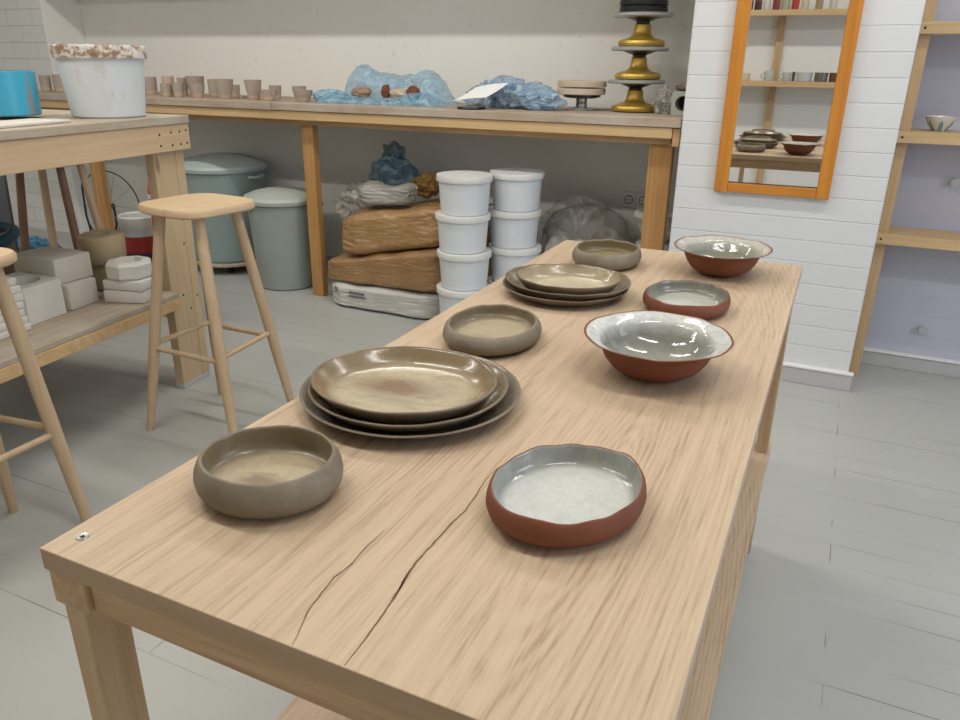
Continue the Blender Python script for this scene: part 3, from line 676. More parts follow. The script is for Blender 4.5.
mould('white plaster block under the dusty-sided block, beside the hollowed mould', B[0], B[1], (0.20, 0.125, 0.090), mat='gesso')
mould('white plaster block with dusty side, stacked on another block', B[0] - 0.025, B[1] + 0.004, (0.21, 0.145, 0.088), z=SZ + 0.091, rz=BY - 0.1, mat='gesso')
Cc = (-2.425, 1.905)
bm = bm_new(); box(bm, (0, 0, 0.052), (0.13, 0.11, 0.104), bev=0.01); tag(obj('plaster_mould', bm, M['gesso_warm'], None, (Cc[0], Cc[1], SZ + 0.0004), rz=BY), 'yellowish plaster block under the drum-shaped mould', 'mould')
bm = bm_new(); lathe(bm, [(0, 0), (0.068, 0), (0.072, 0.005), (0.078, 0.100), (0.073, 0.104), (0.030, 0.104), (0.026, 0.08), (0, 0.08)], 40)
tag(obj('plaster_mould', bm, M['gesso_warm'], None, (Cc[0] - 0.005, Cc[1] - 0.01, SZ + 0.105)), 'yellowish drum-shaped plaster mould on top of a block', 'mould')
D = (-2.245, 1.838)
for i, z in enumerate((0, 0.0465)):
    bm = bm_new(); box(bm, (0, 0, (0.023, 0.018)[i]), (0.15, 0.125, (0.046, 0.036)[i]), bev=0.006)
    tag(obj('plaster_slab', bm, M['gesso_white'], None, (D[0] + 0.006 * i, D[1], SZ + 0.0004 + z), rz=BY + 0.25 - 0.08 * i), ('lowest white plaster slab under the octagonal mould', 'upper white plaster slab directly under the octagonal mould')[i], 'slab')
bm = bm_new(); lathe(bm, [(0, 0), (0.072, 0), (0.080, 0.008), (0.080, 0.05), (0.072, 0.058), (0.05, 0.060), (0.046, 0.045), (0, 0.042)], 8)
tag(obj('plaster_mould', bm, M['gesso_white'], None, (D[0], D[1] + 0.002, SZ + 0.0835), True, 20, BY + 0.3), 'octagonal white plaster mould on two slabs', 'mould')
E_ = (-2.355, 1.362)
nth = ('lowest', 'second lowest', 'third', 'fourth', 'fifth', 'sixth', 'topmost')
for i in range(7):
    bm = bm_new(); box(bm, (0, 0, 0.0118), (0.22 + 0.01 * random.random(), 0.15, 0.0236), bev=0.004)
    tag(obj('plaster_slab', bm, M['gesso_white'], None, (E_[0] + 0.004 * random.uniform(-1, 1) - 0.004 * i, E_[1] + 0.006 * random.uniform(-1, 1), SZ + 0.0004 + 0.0242 * i), rz=BY + random.uniform(-.05, .05)),
        ('lowest thin white slab' if i == 0 else 'topmost thin white slab' if i == 6 else nth[i].capitalize().lower() + ' thin white slab' + (' from the shelf up' if i else '')) + ' in the tall pile at the left edge', 'slab', 'pile of thin plaster slabs')

# ------------------------------------------------------------------ stools
def make_stool(label, c, rot, rb, rt, top=0.780, kind='pale', group='bar stools', srot=0.0, sr=0.150, kick=None):
    st = thing('bar_stool', label, 'stool', (c[0], c[1], 0), rot, group)
    wm, lm = (M['stool_wood'], M['stool_leg'])
    bm = bm_new(); n = 64; rings = []
    for z, s in ((top - 0.028, 0.94), (top - 0.022, 0.995), (top - 0.008, 1.0), (top - 0.001, 0.965), (top - 0.002, 0.90), (top - 0.005, 0.45)):
        ring = []
        for k in range(n):
            a = 2 * PI * k / n; e = 4.2; ca, sa = math.cos(a), math.sin(a)
            r = sr * s / ((abs(ca) ** e + abs(sa) ** e) ** (1 / e))
            ring.append(bm.verts.new((r * math.cos(a + srot), r * math.sin(a + srot), z)))
        rings.append(ring)
    for A_, B_ in zip(rings, rings[1:]):
        for k in range(n): bm.faces.new((A_[k], A_[(k + 1) % n], B_[(k + 1) % n], B_[k]))
    bm.faces.new(list(reversed(rings[0]))); bm.faces.new(rings[-1])
    obj('seat', bm, wm, st, None, True, 50)
    cor = [(-1, -1), (1, -1), (1, 1), (-1, 1)]
    def lp(i, z): k = 1 - z / (top - 0.03); r = rt + (rb - rt) * k; kx = (kick or {}).get(i, (0, 0)); return Vector((cor[i][0] * r + kx[0] * k, cor[i][1] * r + kx[1] * k, z))
    for i in range(4):
        m_ = lm if kind == 'pale' or i in (2, 3) else M['stool_dark']
        bm = bm_new(); P0, P1, P2 = lp(i, 0.0), lp(i, 0.38), lp(i, top - 0.0285)
        r0, r1, r2 = 0.0125, 0.0185, 0.017; seg = 18; rs = []
        for p, r in ((P0, r0), (lp(i, .1), 0.0150), (lp(i, .22), 0.0175), (P1, r1), (lp(i, .6), 0.018), (P2, r2)):
            rs.append([bm.verts.new(p + Vector((r * math.cos(2 * PI * q / seg), r * math.sin(2 * PI * q / seg), 0))) for q in range(seg)])
        for A_, B_ in zip(rs, rs[1:]):
            for q in range(seg): bm.faces.new((A_[q], A_[(q + 1) % seg], B_[(q + 1) % seg], B_[q]))
        bm.faces.new(list(reversed(rs[0]))); bm.faces.new(rs[-1])
        obj('leg', bm, m_, st)
    for i, z in ((0, 0.30), (1, 0.315), (2, 0.30), (3, 0.315)):
        bm = bm_new(); a, b = lp(i, z), lp((i + 1) % 4, z); mid = (a + b) / 2
        tube(bm, [a.lerp(b, .05), a.lerp(b, .25), mid, a.lerp(b, .75), a.lerp(b, .95)], 0.0088, 12); obj('rung', bm, lm, st)
    return st
make_stool('pale wooden bar stool standing complete between the two tables', (-1.848, 1.808), 0.0, 0.173, 0.080, srot=math.radians(-6), kick={1: (0.045, -0.005)})
make_stool('pale wooden bar stool cut off by the left picture edge', (-1.815, 0.98), 0.92 + PI / 4, 0.134, 0.075, sr=0.132, kick={0: (-0.012, 0.040)})
make_stool('old bar stool with dark and pale legs behind the left worktable', (-3.275, 2.35), math.radians(26), 0.155, 0.090, kind='old')

# ------------------------------------------------------------------ bins
def bin_(label, c, rb, rt, h, zb, body, lid, handles, dome):
    b = thing('lidded_bin', label, 'bin', (c[0], c[1], zb))
    bm = bm_new(); lathe(bm, [(0, 0), (rb - 0.01, 0), (rb, 0.01), (rt, h), (rt - 0.006, h), (rb - 0.006, 0.015), (0, 0.012)], 56); obj('bin_body', bm, body, b)
    bm = bm_new(); lathe(bm, [(rt + 0.002, h - 0.012), (rt + 0.014, h - 0.015), (rt + 0.018, h + 0.004), (rt + 0.010, h + 0.018), (rt * 0.8, h + 0.018 + dome * 0.55), (rt * 0.5, h + 0.018 + dome * 0.9), (rt * 0.15, h + 0.018 + dome), (0, h + 0.018 + dome), (0, h + 0.002), (rt + 0.002, h + 0.002), (rt + 0.002, h - 0.012)], 64); obj('lid', bm, lid, b)
    for a in handles:
        bm = bm_new(); ca, sa = math.cos(a), math.sin(a)
        pts = [(rt * ca - s * sa * .05 * 1.0 + ca * q, rt * sa + s * ca * .05 + sa * q, h - 0.045) for s, q in ((-1, -0.004), (-.9, 0.022), (-.4, 0.034), (.4, 0.034), (.9, 0.022), (1, -0.004))]
        tube(bm, pts, 0.008, 8); obj('handle', bm, lid, b)
    return b
bin_('grey-green lidded bin on the floor, partly behind the workbench leg', (-2.785, 3.345), 0.160, 0.190, 0.495, 0.0, M['green_bin'], M['green_lid'], (math.radians(232), math.radians(52)), 0.035)
bin_('larger blue-green lidded bin raised on a wheeled board', (-3.345, 3.50), 0.215, 0.250, 0.545, 0.072, M['blue_bin'], M['blue_lid'], (math.radians(180), 0), 0.05)
dl = thing('wheeled_board', 'round wooden board on black castors under the larger bin', 'dolly', (-3.345, 3.50, -0.0135))
bm = bm_new(); lathe(bm, [(0, 0.066), (0.235, 0.066), (0.24, 0.07), (0.24, 0.081), (0.235, 0.0845), (0, 0.0845)], 48); obj('board', bm, M['dusty_x'], dl)
for a in (0.6, 2.2, 3.8, 5.4):
    bm = bm_new(); x, y = 0.16 * math.cos(a), 0.16 * math.sin(a)
    cyl(bm, (x - 0.012, y, 0.0365), (x + 0.012, y, 0.0365), 0.0225, seg=20); box(bm, (x, y, 0.055), (0.03, 0.03, 0.02)); obj('castor', bm, M['black'], dl)

# ------------------------------------------------------------------ sacks, bags
def cushion(name, label, cat, c, lx, ly, zs, seed, mat, rz=0.0, amp=0.012, fine=0.006, rnd=0.30, pinch=0.0):
    """a slumped block: zs = (bottom left, top left, bottom right, top right) heights"""
    bm = bm_new(); n = 34
    bmesh.ops.create_cube(bm, size=2.0); bmesh.ops.subdivide_edges(bm, edges=bm.edges[:], cuts=n, use_grid_fill=True)
    for v in bm.verts:
        p = v.co.copy(); q = p.copy()
        # round the corners of the cube
        r = rnd; k_ = Vector((max(-1 + r, min(1 - r, p.x)), max(-1 + r, min(1 - r, p.y)), max(-1 + r, min(1 - r, p.z))))
        d = p - k_
        if d.length > 1e-6: q = k_ + d.normalized() * r
        u = (q.x + 1) / 2; zb = zs[0] + (zs[2] - zs[0]) * u; zt = zs[1] + (zs[3] - zs[1]) * u
        x, y = q.x * lx / 2, q.y * ly / 2
        z = zb + (zt - zb) * (q.z + 1) / 2
        a = Vector((x * 7 + seed, y * 7, z * 7)); b = Vector((x * 16, y * 40 + seed, z * 55))
        big = noise.noise(a); cr = 1 - 2 * abs(noise.noise(b)); 
        nrm = Vector((q.x ** 5, q.y ** 5, q.z ** 5 * 0.8))
        off = amp * big * 1.6 + fine * cr * (0.4 + abs(q.x) ** 3)
        if q.z < -0.9: off = 0
        z += nrm.z * off
        v.co = Vector((x + nrm.x * off, y * (1 - pinch * abs(q.x) ** 6) + nrm.y * off, z))
    o = obj(name, bm, mat, None, c, True, 180, rz)
    return tag(o, label, cat) if label else o
sp = thing('sack', 'white sack of powder with small printed lines, lowest in the pile', 'sack', (-2.02, 3.31, 0.0005), math.radians(0))
sk = cushion('sack_body', None, None, (0, 0, 0), 0.665, 0.41, (0, 0.126, 0, 0.136), 4.2, M['white_sack'], 0.0, 0.010, 0.006, 0.34, 0.15); sk.parent = sp
# printed lines on the front of the sack: too small to read in the photograph
bm = bm_new(); random.seed(3)
def glyph_row(name, x0, x1, z, h, y=-0.2065):
    bm = bm_new(); x = x0
    while x < x1:
        w_ = h * random.uniform(.35, .7)
        for k in range(2): box(bm, (x + w_ * random.uniform(.1, .9), y, z + h * random.uniform(-.2, .2)), (h * .16, 0.012, h * random.uniform(.5, 1)))
        box(bm, (x + w_ / 2, y, z + h * random.choice((-.4, 0, .4))), (w_ * .8, 0.012, h * .16))
        x += w_ + h * .25
    pr = obj('print_line', bm, M['steel'], sp, smooth=False); pr['label'] = 'small grey print'
glyph_row('a', -0.175, -0.085, 0.092, 0.012); glyph_row('b', -0.18, -0.07, 0.073, 0.006)
glyph_row('c', -0.262, -0.250, 0.105, 0.010); glyph_row('d', -0.262, -0.250, 0.088, 0.010)
cushion('wrapped_clay_block', 'brown film-wrapped clay block lying on the white sack', 'package', (-2.02, 3.33, 0.001), 0.69, 0.42, (0.128, 0.235, 0.138, 0.366), 9.7, M['brown_bag2'], 0.0, 0.012, 0.004, 0.30)
cushion('wrapped_clay_block', 'shiny brown film-wrapped clay block at the top of the pile', 'package', (-1.975, 3.33, 0.002), 0.61, 0.38, (0.252, 0.478, 0.372, 0.565), 15.3, M['brown_bag'], math.radians(2), 0.016, 0.007, 0.38)
cushion('clay_bag', 'silvery clear bag of clay resting on the top brown block', 'bag', (-2.03, 3.245, 0.0), 0.27, 0.16, (0.532, 0.632, 0.548, 0.645), 22.0, M['silver'], math.radians(4), 0.03, 0.008, 0.5, 0.3)

def crumple(bm, c, s, seed, amp=0.28, sub=5, flat=0.0, ridges=6.0):
    r = bmesh.ops.create_icosphere(bm, subdivisions=sub, radius=1.0)
    for v in r['verts']:
        d = v.co.normalized()
        n = noise.noise(d * 1.8 + Vector((seed, 1, 0)))
        rd = 1 - 2 * abs(noise.noise(d * ridges * 0.6 + Vector((seed, 5, 2))))
        rd2 = 1 - 2 * abs(noise.noise(d * ridges * 1.7 + Vector((2, seed, 7))))
        k = 1 + amp * (n + 0.55 * rd + 0.07 * rd2 - 0.2)
        z = d.z * k
        v.co = Vector((c[0] + d.x * s[0] * k, c[1] + d.y * s[1] * k, c[2] + max(z, -flat if flat else -9) * s[2]))
    return bm
bm = bm_new(); crumple(bm, (0.02, 0, 0.045), (0.12, 0.09, 0.075), 31.0, 0.3, 5, ridges=3.5); crumple(bm, (-0.07, -0.02, -0.02), (0.07, 0.05, 0.075), 33.0, 0.35, 5, ridges=3.5)
tag(obj('plastic_bag', bm, M['grey_film'], None, (-2.29, 3.40, 0.475), True, 180), 'crumpled greyish bag at the left end of the pile of sacks', 'bag')
bm = bm_new(); crumple(bm, (0, 0, 0.06), (0.13, 0.09, 0.095), 41.0, 0.30, 5, ridges=2.6); crumple(bm, (-0.02, 0.02, 0.145), (0.06, 0.05, 0.075), 43.0, 0.4, 5, ridges=2.8)
tag(obj('plastic_bag', bm, M['blue_dark'], None, (-2.12, 3.47, 0.585), True, 180), 'dark blue crumpled bag against the wall above the sacks', 'bag')
bm = bm_new(); crumple(bm, (0, 0, 0.04), (0.075, 0.06, 0.055), 47.0, 0.4, 5)
tag(obj('plastic_bag', bm, M['yellow_bag'], None, (-1.93, 3.47, 0.572), True, 180), 'small ochre crumpled bag behind the silvery clay bag', 'bag')
bm = bm_new(); box(bm, (0, 0, 0.055), (0.10, 0.14, 0.11), bev=0.01)
tag(obj('clay_packet', bm, M['silver'], None, (-1.66, 3.60, 0.402), rz=0.1), 'small grey packet between the top brown block and the buckets', 'packet')
bm = bm_new(); box(bm, (0, 0, 0.2), (0.12, 0.16, 0.40), bev=0.02)
tag(obj('dark_box', bm, M['brown_bag2'], None, (-1.59, 3.60, 0.001), rz=0.1), 'dark brown bundle in the gap behind the white buckets', 'box')

# clear bag with clay at the right under the bench, lying on a low crate
cb_ = thing('clay_bag', 'big slumped clear bag of grey clay under the bench, behind the table end', 'bag', (-1.085, 3.56, 0.0))
bm = bm_new(); crumple(bm, (0.0, 0.03, 0.30), (0.255, 0.135, 0.272), 52.0, 0.10, 5, ridges=3); obj('clay', bm, M['wet_clay'], cb_)
bm = bm_new(); crumple(bm, (-0.02, 0.03, 0.30), (0.275, 0.15, 0.29), 55.0, 0.12, 6, ridges=3.5); obj('bag_film', bm, M['clear_film'], cb_, None, True, 180)
bm = bm_new()
for v in bm.verts: pass
crumple(bm, (-0.01, -0.20, 0.33), (0.115, 0.06, 0.10), 58.0, 0.40, 5, ridges=4); obj('bag_neck', bm, M['clear_film'], cb_, None, True, 180)
# things beside the right post
bm = bm_new(); lathe(bm, [(0, 0), (0.085, 0), (0.095, 0.40), (0.100, 0.402), (0.101, 0.43), (0.085, 0.438), (0, 0.438)], 40)
tag(obj('bucket', bm, M['white_plastic'], None, (-0.715, 3.50, 0)), 'single small white bucket between clay bag and right workbench leg', 'bucket')
bm = bm_new(); crumple(bm, (0, 0, 0.055), (0.09, 0.08, 0.055), 61.0, 0.25, 4)
tag(obj('plaster_lump', bm, M['gesso'], None, (-0.715, 3.50, 0.445), True, 180), 'greyish lump on the small bucket below the sockets', 'lump')
bm = bm_new(); box(bm, (0, 0, 0.016), (0.11, 0.08, 0.03), bev=0.004, tilt=Matrix.Rotation(0.35, 4, 'Y'))
tag(obj('plaster_offcut', bm, M['gesso_white'], None, (-0.76, 3.44, 0.545), True, 40), 'pale slanting plaster offcut just below the sockets', 'offcut')

# ------------------------------------------------------------------ white buckets
def make_bucket(label, c, z, h, group):
    b = thing('plastic_bucket', label, 'bucket', (c[0], c[1], z), random.uniform(0, 6), group)
    bm = bm_new(); lathe(bm, [(0, 0), (0.103, 0), (0.107, 0.004), (0.1175, h - 0.018), (0.112, h - 0.018), (0.10, 0.01), (0, 0.01)], 48); obj('bucket_body', bm, M['white_plastic'], b)
    bm = bm_new(); lathe(bm, [(0.1185, h - 0.028), (0.125, h - 0.028), (0.127, h - 0.024), (0.1265, h - 0.006), (0.126, h - 0.001), (0.117, h - 0.0005), (0.113, h - 0.005), (0, h - 0.005), (0, h - 0.010), (0.1185, h - 0.012), (0.1185, h - 0.028)], 56,
        warp=lambda a, r, z, i: (r * (1 + (0.006 * noise.noise(Vector((math.cos(a) * 6, math.sin(a) * 6, z * 30)))) if i in (1, 2, 3, 4) else r), z)); obj('lid', bm, M['white_lid'], b)
    return b
nm = ('lowest', 'second from the floor', 'third from the floor', 'topmost')
for (hl, h_, cx, cy, lab0, ph) in ((0.2300, 0.1712, -1.512, 3.06, 'left stack beside the sacks', 1.3), (0.2300, 0.1715, -1.345, 3.268, 'right stack against the clay bag', 2.1)):
    make_bucket('white lidded bucket, %s in the %s' % (nm[0], lab0), (cx, cy), 0.0, hl, 'stacked white buckets')
    b0 = None
    for i in range(3):
        lab = 'white lidded bucket, %s in the %s' % (nm[i + 1], lab0)
        p = (cx + 0.004 * (-1) ** i, cy, hl + 0.0002 + i * (h_ + 0.0002))
        if i == 0: b0 = make_bucket(lab, p[:2], p[2], h_, 'stacked white buckets')
        else: dup(b0, p, i * ph, lab)

# ------------------------------------------------------------------ on the long workbench
def cup(label, x, y, r, h, mat='bisque', handle=None, foot=0.75, kind='cup', flare=True, name=None, cat=None):
    c_ = thing(name or 'cup', label, cat or kind, (x, y, bz + 0.0003), 0, 'unfired cups and bowls on the workbench' if kind == 'cup' else None)
    rb = r * foot
    P = [(0, 0), (rb - 0.002, 0), (rb, 0.003), (rb + (r - rb) * .35, h * .3), (rb + (r - rb) * .75, h * .65), (r, h), (r - 0.004, h), (rb + (r - rb) * .7 - 0.005, h * .62), (rb - 0.004, h * .12), (0, h * .09)]
    bm = bm_new(); lathe(bm, P, 32); obj('cup_body', bm, M[mat], c_)
    if handle is not None:
        bm = bm_new(); ca, sa = math.cos(handle), math.sin(handle)
        pts = [(ca * (r * .86 + 0.4 * h * .62 * math.sin(PI * k / 8)), sa * (r * .86 + 0.4 * h * .62 * math.sin(PI * k / 8)), h * (.2 + .6 * k / 8)) for k in range(9)]
        tube(bm, pts, 0.004, 8); obj('handle', bm, M[mat], c_)
    return c_
cup('tall straight grey clay cup just right of the big white bucket', -3.746, 3.42, 0.037, 0.098, foot=.9)
cup('pale tall cup behind the first handled mug', -3.624, 3.44, 0.034, 0.104, 'bisque_pale', foot=.8)
cup('small mug with a handle on its left, in the front row', -3.472, 3.28, 0.033, 0.070, handle=PI, foot=.8)
cup('slim grey cup partly hidden between mug and wide beaker', -3.512, 3.44, 0.030, 0.098, foot=.8)
cup('short tapered cup with pale foot in the front row', -3.375, 3.27, 0.032, 0.074, foot=.72)
cup('wide flaring beaker standing in the back row', -3.404, 3.43, 0.052, 0.108, foot=.6)
cup('tapered cup in front of the wide flaring beaker', -3.245, 3.28, 0.040, 0.073, foot=.7)
cup('leaning straight cup just left of the tall stepped beaker', -3.266, 3.43, 0.034, 0.094, foot=.95)
cup('tall stepped beaker in the front row, middle of the cups', -3.052, 3.28, 0.049, 0.101, foot=.6)
cup('small cup hidden behind the right side of the stepped beaker', -3.115, 3.43, 0.026, 0.068, foot=.8)
cup('low clay dish lying between the two tall beakers', -3.04, 3.44, 0.035, 0.014, foot=.8)
cup('tall flaring beaker standing alone, right of the cup group', -2.864, 3.29, 0.045, 0.100, foot=.62)
cup('small cup behind the two-handled low cup', -2.852, 3.45, 0.034, 0.070, foot=.8)
cup('low grey cup with a handle on its right side', -2.739, 3.26, 0.043, 0.055, handle=-0.4, foot=.75)
cup('beaker behind the small bowl next to the blue bag', -2.683, 3.44, 0.038, 0.070, foot=.65)
cup('small round bowl next to the blue plastic bag', -2.537, 3.28, 0.052, 0.058, foot=.55)
cup('narrow cup beside the pot visible at the far left corner', -4.59, 3.37, 0.033, 0.090, foot=.9)
cup('squat grey cup seen between blue pot and white bucket', -4.46, 3.38, 0.045, 0.100, foot=.95)

# blue bag lying open on the bench
def sheet(name, x0, x1, y0, y1, prof, seed, mat, parent, z=0.0, nx=130, ny=46, amp=0.018, lip=0.02, lean=0.0):  # a folded, rumpled film tent
    bm = bm_new()
    def H(u):
        for (a, ha), (b, hb) in zip(prof, prof[1:]):
            if a <= u <= b:
                t_ = (u - a) / (b - a); t_ = t_ * t_ * (3 - 2 * t_); return ha + (hb - ha) * t_
        return prof[-1][1]
    G = []
    for i in range(nx + 1):
        u = i / nx; row = []
        for j in range(ny + 1):
            v = j / ny
            a = PI * v
            hh = H(u) * (math.sin(a) ** 0.75 if v < 0.999 else 0)
            x = x0 + (x1 - x0) * u; y = y0 + (y1 - y0) * (0.5 - 0.5 * math.cos(a))
            d = Vector((x * 9 + seed, y * 9, hh * 9))
            rd = 1 - 2 * abs(noise.noise(d * 1.3)); rd2 = 1 - 2 * abs(noise.noise(d * 3.1 + Vector((3, 3, 3))))
            k = min(1, hh / 0.03)
            zz = hh + k * amp * (rd + 0.25 * rd2)
            edge = min(1, 8 * u, 8 * (1 - u))
            row.append(bm.verts.new((x + k * amp * 0.8 * noise.noise(d * 2 + Vector((9, 0, 0))), y + k * amp * noise.noise(d * 2.3 + Vector((0, 9, 0))) + lean * hh, z + max(0.0006, zz * edge))))
        G.append(row)
    for i in range(nx):
        for j in range(ny): bm.faces.new((G[i][j], G[i + 1][j], G[i + 1][j + 1], G[i][j + 1]))
    return obj(name, bm, mat, parent, None, True, 180)
bb = thing('plastic_bag', 'open light blue plastic bag spread along the middle of the workbench', 'bag', (-2.15, 3.42, bz))
sheet('bag_back', -0.30, 0.36, 0.02, 0.20, [(0, .0), (.10, .155), (.2, .17), (.32, .135), (.55, .12), (.72, .145), (.80, .15), (.9, .085), (1, .03)], 3.0, M['blue_film'], bb, amp=0.014)
sheet('bag_front', -0.33, 0.40, -0.17, -0.02, [(0, .03), (.12, .045), (.3, .025), (.6, .022), (.78, .05), (.9, .055), (1, .02)], 7.0, M['blue_film'], bb, amp=0.010)
bm = bm_new(); crumple(bm, (0, 0, 0.03), (0.085, 0.06, 0.032), 71, 0.3, 5)
obj('bag_fold', bm, M['blue_film'], bb, (-0.27, -0.08, 0.0), True, 180)
items = [(-2.28, 3.425, 0.055, 0.030, 0.026, 'pink_clay', 'long pinkish clay piece lying in the open blue bag'), (-2.13, 3.42, 0.022, 0.022, 0.034, 'red_clay', 'small dark red clay piece in the blue bag, left one'),
         (-2.05, 3.425, 0.06, 0.03, 0.024, 'bisque_pale', 'greenish grey clay lump in the blue bag'), (-1.97, 3.42, 0.030, 0.025, 0.032, 'red_clay', 'dark red clay piece in the blue bag, right one'), (-1.925, 3.40, 0.02, 0.02, 0.016, 'black', 'black knob-like piece at the right of the clay lumps')]
for i, (x, y, a, b, h, mt, lab) in enumerate(items):
    bm = bm_new(); crumple(bm, (0, 0, h), (a, b, h), 80 + i, 0.25, 4, flat=0.8); zmin = min(v.co.z for v in bm.verts)
    for v in bm.verts: v.co.z -= zmin
    tag(obj('clay_piece', bm, M[mt], None, (x, y, bz + 0.028), True, 40), lab, 'clay')
b2 = thing('plastic_bag', 'crumpled pale blue plastic bag beside the small turntable', 'bag', (-1.47, 3.42, bz))
bm = bm_new()
crumple(bm, (-0.08, 0.08, 0.055), (0.08, 0.07, 0.066), 91, 0.4, 5); crumple(bm, (0.01, 0.02, 0.06), (0.09, 0.10, 0.070), 92, 0.35, 5)
crumple(bm, (0.11, 0.0, 0.05), (0.10, 0.09, 0.058), 93, 0.4, 5); crumple(bm, (0.20, -0.06, 0.04), (0.085, 0.07, 0.048), 94, 0.4, 5)
for v in bm.verts: v.co.z = max(0.0008, v.co.z)
obj('bag_film', bm, M['blue_film2'], b2, None, True, 180)
bm = bm_new(); crumple(bm, (-0.20, 0.13, 0.04), (0.07, 0.05, 0.045), 95, 0.4, 5)
for v in bm.verts: v.co.z = max(0.0008, v.co.z)
obj('bag_fold', bm, M['blue_film2'], b2, None, True, 180)
# sheet of paper resting on the bag
P4 = [(-1.640, 3.20, 1.042), (-1.475, 3.20, 1.062), (-1.425, 3.34, 1.122), (-1.59, 3.34, 1.100)]
bm = bm_new(); n = 10; G = []
for i in range(n + 1):
    row = []
    for j in range(n + 1):
        u, v = i / n, j / n
        p = (Vector(P4[0]).lerp(Vector(P4[1]), u)).lerp(Vector(P4[3]).lerp(Vector(P4[2]), u), v)
        p.z += 0.004 * math.sin(u * PI) - 0.003 * math.sin(v * PI); row.append(p - Vector((-1.55, 3.3, 1.05)))
    G.append(row)
top = [[bm.verts.new(p + Vector((0, 0, .0006))) for p in r] for r in G]; bo = [[bm.verts.new(p) for p in r] for r in G]
for i in range(n):
    for j in range(n):
        bm.faces.new((top[i][j], top[i + 1][j], top[i + 1][j + 1], top[i][j + 1])); bm.faces.new((bo[i][j], bo[i][j + 1], bo[i + 1][j + 1], bo[i + 1][j]))
tag(obj('paper_sheet', bm, M['paper'], None, (-1.55, 3.3, 1.05)), 'white sheet of paper resting on the blue bags', 'paper')
bm = bm_new(); lathe(bm, [(0, 0), (0.06, 0), (0.065, 0.004), (0.062, 0.012), (0, 0.014)], 32)
tag(obj('dark_dish', bm, M['black'], None, (-1.56, 3.23, bz + 0.0003)), 'flat dark disc on the bench under the paper', 'disc')

# small turntable with two boards
tt = thing('small_turntable', 'small grey turntable low on the workbench, under two round boards', 'turntable', (-1.12, 3.48, bz))
bm = bm_new(); lathe(bm, [(0, 0), (0.062, 0), (0.064, 0.004), (0.058, 0.010), (0.03, 0.014), (0, 0.014)], 40); obj('base', bm, M['wheel_grey'], tt)
bm = bm_new(); lathe(bm, [(0, 0.0145), (0.026, 0.0145), (0.026, 0.03), (0.022, 0.032), (0.026, 0.036), (0.026, 0.052), (0, 0.052)], 32); obj('shaft', bm, M['steel'], tt)
bm = bm_new(); lathe(bm, [(0, 0.0525), (0.06, 0.0525), (0.085, 0.058), (0.085, 0.068), (0, 0.068)], 40); obj('wheel_head', bm, M['black'], tt)
for i, z in enumerate((0.0685, 0.1005)):
    bm = bm_new(); lathe(bm, [(0, 0), (0.107, 0), (0.110, 0.003), (0.110, 0.024), (0.107, 0.027), (0, 0.027)], 48)
    tag(obj('round_board', bm, M['bisque_pale'], None, (-1.125 + 0.002 * i, 3.48, bz + z), rz=i), ('lower of the two round clay-coloured boards on the small turntable', 'upper of the two round clay-coloured boards on the small turntable')[i], 'board')

# three gold banding wheels stacked
def banding(label, z, dx):
    w_ = thing('banding_wheel', label, 'turntable', (-0.880 + dx, 3.50, z), 0, 'stacked gold banding wheels')
    bm = bm_new(); lathe(bm, [(0, 0.002), (0.088, 0.002), (0.098, 0.006), (0.1015, 0.016), (0.098, 0.026), (0.085, 0.032), (0.062, 0.037), (0.048, 0.044), (0.039, 0.055), (0.0355, 0.070), (0.034, 0.091), (0.028, 0.095), (0, 0.095)], 56); obj('base', bm, M['gold'], w_)
    bm = bm_new(); lathe(bm, [(0, 0.0955), (0.028, 0.0955), (0.030, 0.103), (0.055, 0.112), (0.072, 0.119), (0, 0.119)], 40); obj('hub', bm, M['black'], w_)
    bm = bm_new(); lathe(bm, [(0, 0.1195), (0.118, 0.1195), (0.125, 0.123), (0.125, 0.132), (0.121, 0.1355), (0, 0.1355)], 64); obj('wheel_head', bm, M['wheel_grey'], w_)
    return w_
g0 = banding('gold banding wheel standing on the workbench, lowest of three', bz, 0)
dup(g0, (-0.875, 3.5, bz + 0.1335), 0.4, 'gold banding wheel in the middle of the stack of three')
dup(g0, (-0.871, 3.5, bz + 0.267), 0.9, 'gold banding wheel at the top of the stack of three')
tz = bz + 0.267 + 0.1357
bl = thing('black_drum', 'black ribbed round drum on top of the gold banding wheels', 'drum', (-0.874, 3.5, tz))
bm = bm_new(); P = [(0, 0)]
for k in range(6):
    z = 0.001 + k * 0.026
    P += [(0.096, z), (0.102, z + 0.003), (0.102, z + 0.021), (0.096, z + 0.024)]
P += [(0, 0.158)]
lathe(bm, P, 56); obj('drum_body', bm, M['black'], bl)

# grey-green block with a hole, bag beside it
bx = thing('hollow_block', 'grey-green block with a round hole, at the right end of the bench', 'block', (-0.640, 3.40, bz))
M['sage'] = plain('sage_paint', (0.40, 0.45, 0.40), 0.6)
bm = bm_new(); n = 32; R_ = 0.030; hx, hz = 0.0455, 0.0475; F1, B1, F0, B0 = [], [], [], []
for k in range(n):
    a = 2 * PI * (k + .5) / n; ca, sa = math.cos(a), math.sin(a); q = min(hx / max(1e-6, abs(ca)), hz / max(1e-6, abs(sa)))
    for Ls, rr, yy in ((F1, q, -0.05), (B1, q, 0.05), (F0, R_, -0.05), (B0, R_, 0.05)): Ls.append(bm.verts.new((rr * ca, yy, hz + 0.0008 + rr * sa * (0.999))))
for k in range(n):
    l = (k + 1) % n
    bm.faces.new((F1[k], F1[l], F0[l], F0[k])); bm.faces.new((B1[l], B1[k], B0[k], B0[l])); bm.faces.new((F1[l], F1[k], B1[k], B1[l])); bm.faces.new((F0[k], F0[l], B0[l], B0[k]))
obj('block_body', bm, M['sage'], bx, None, True, 30)
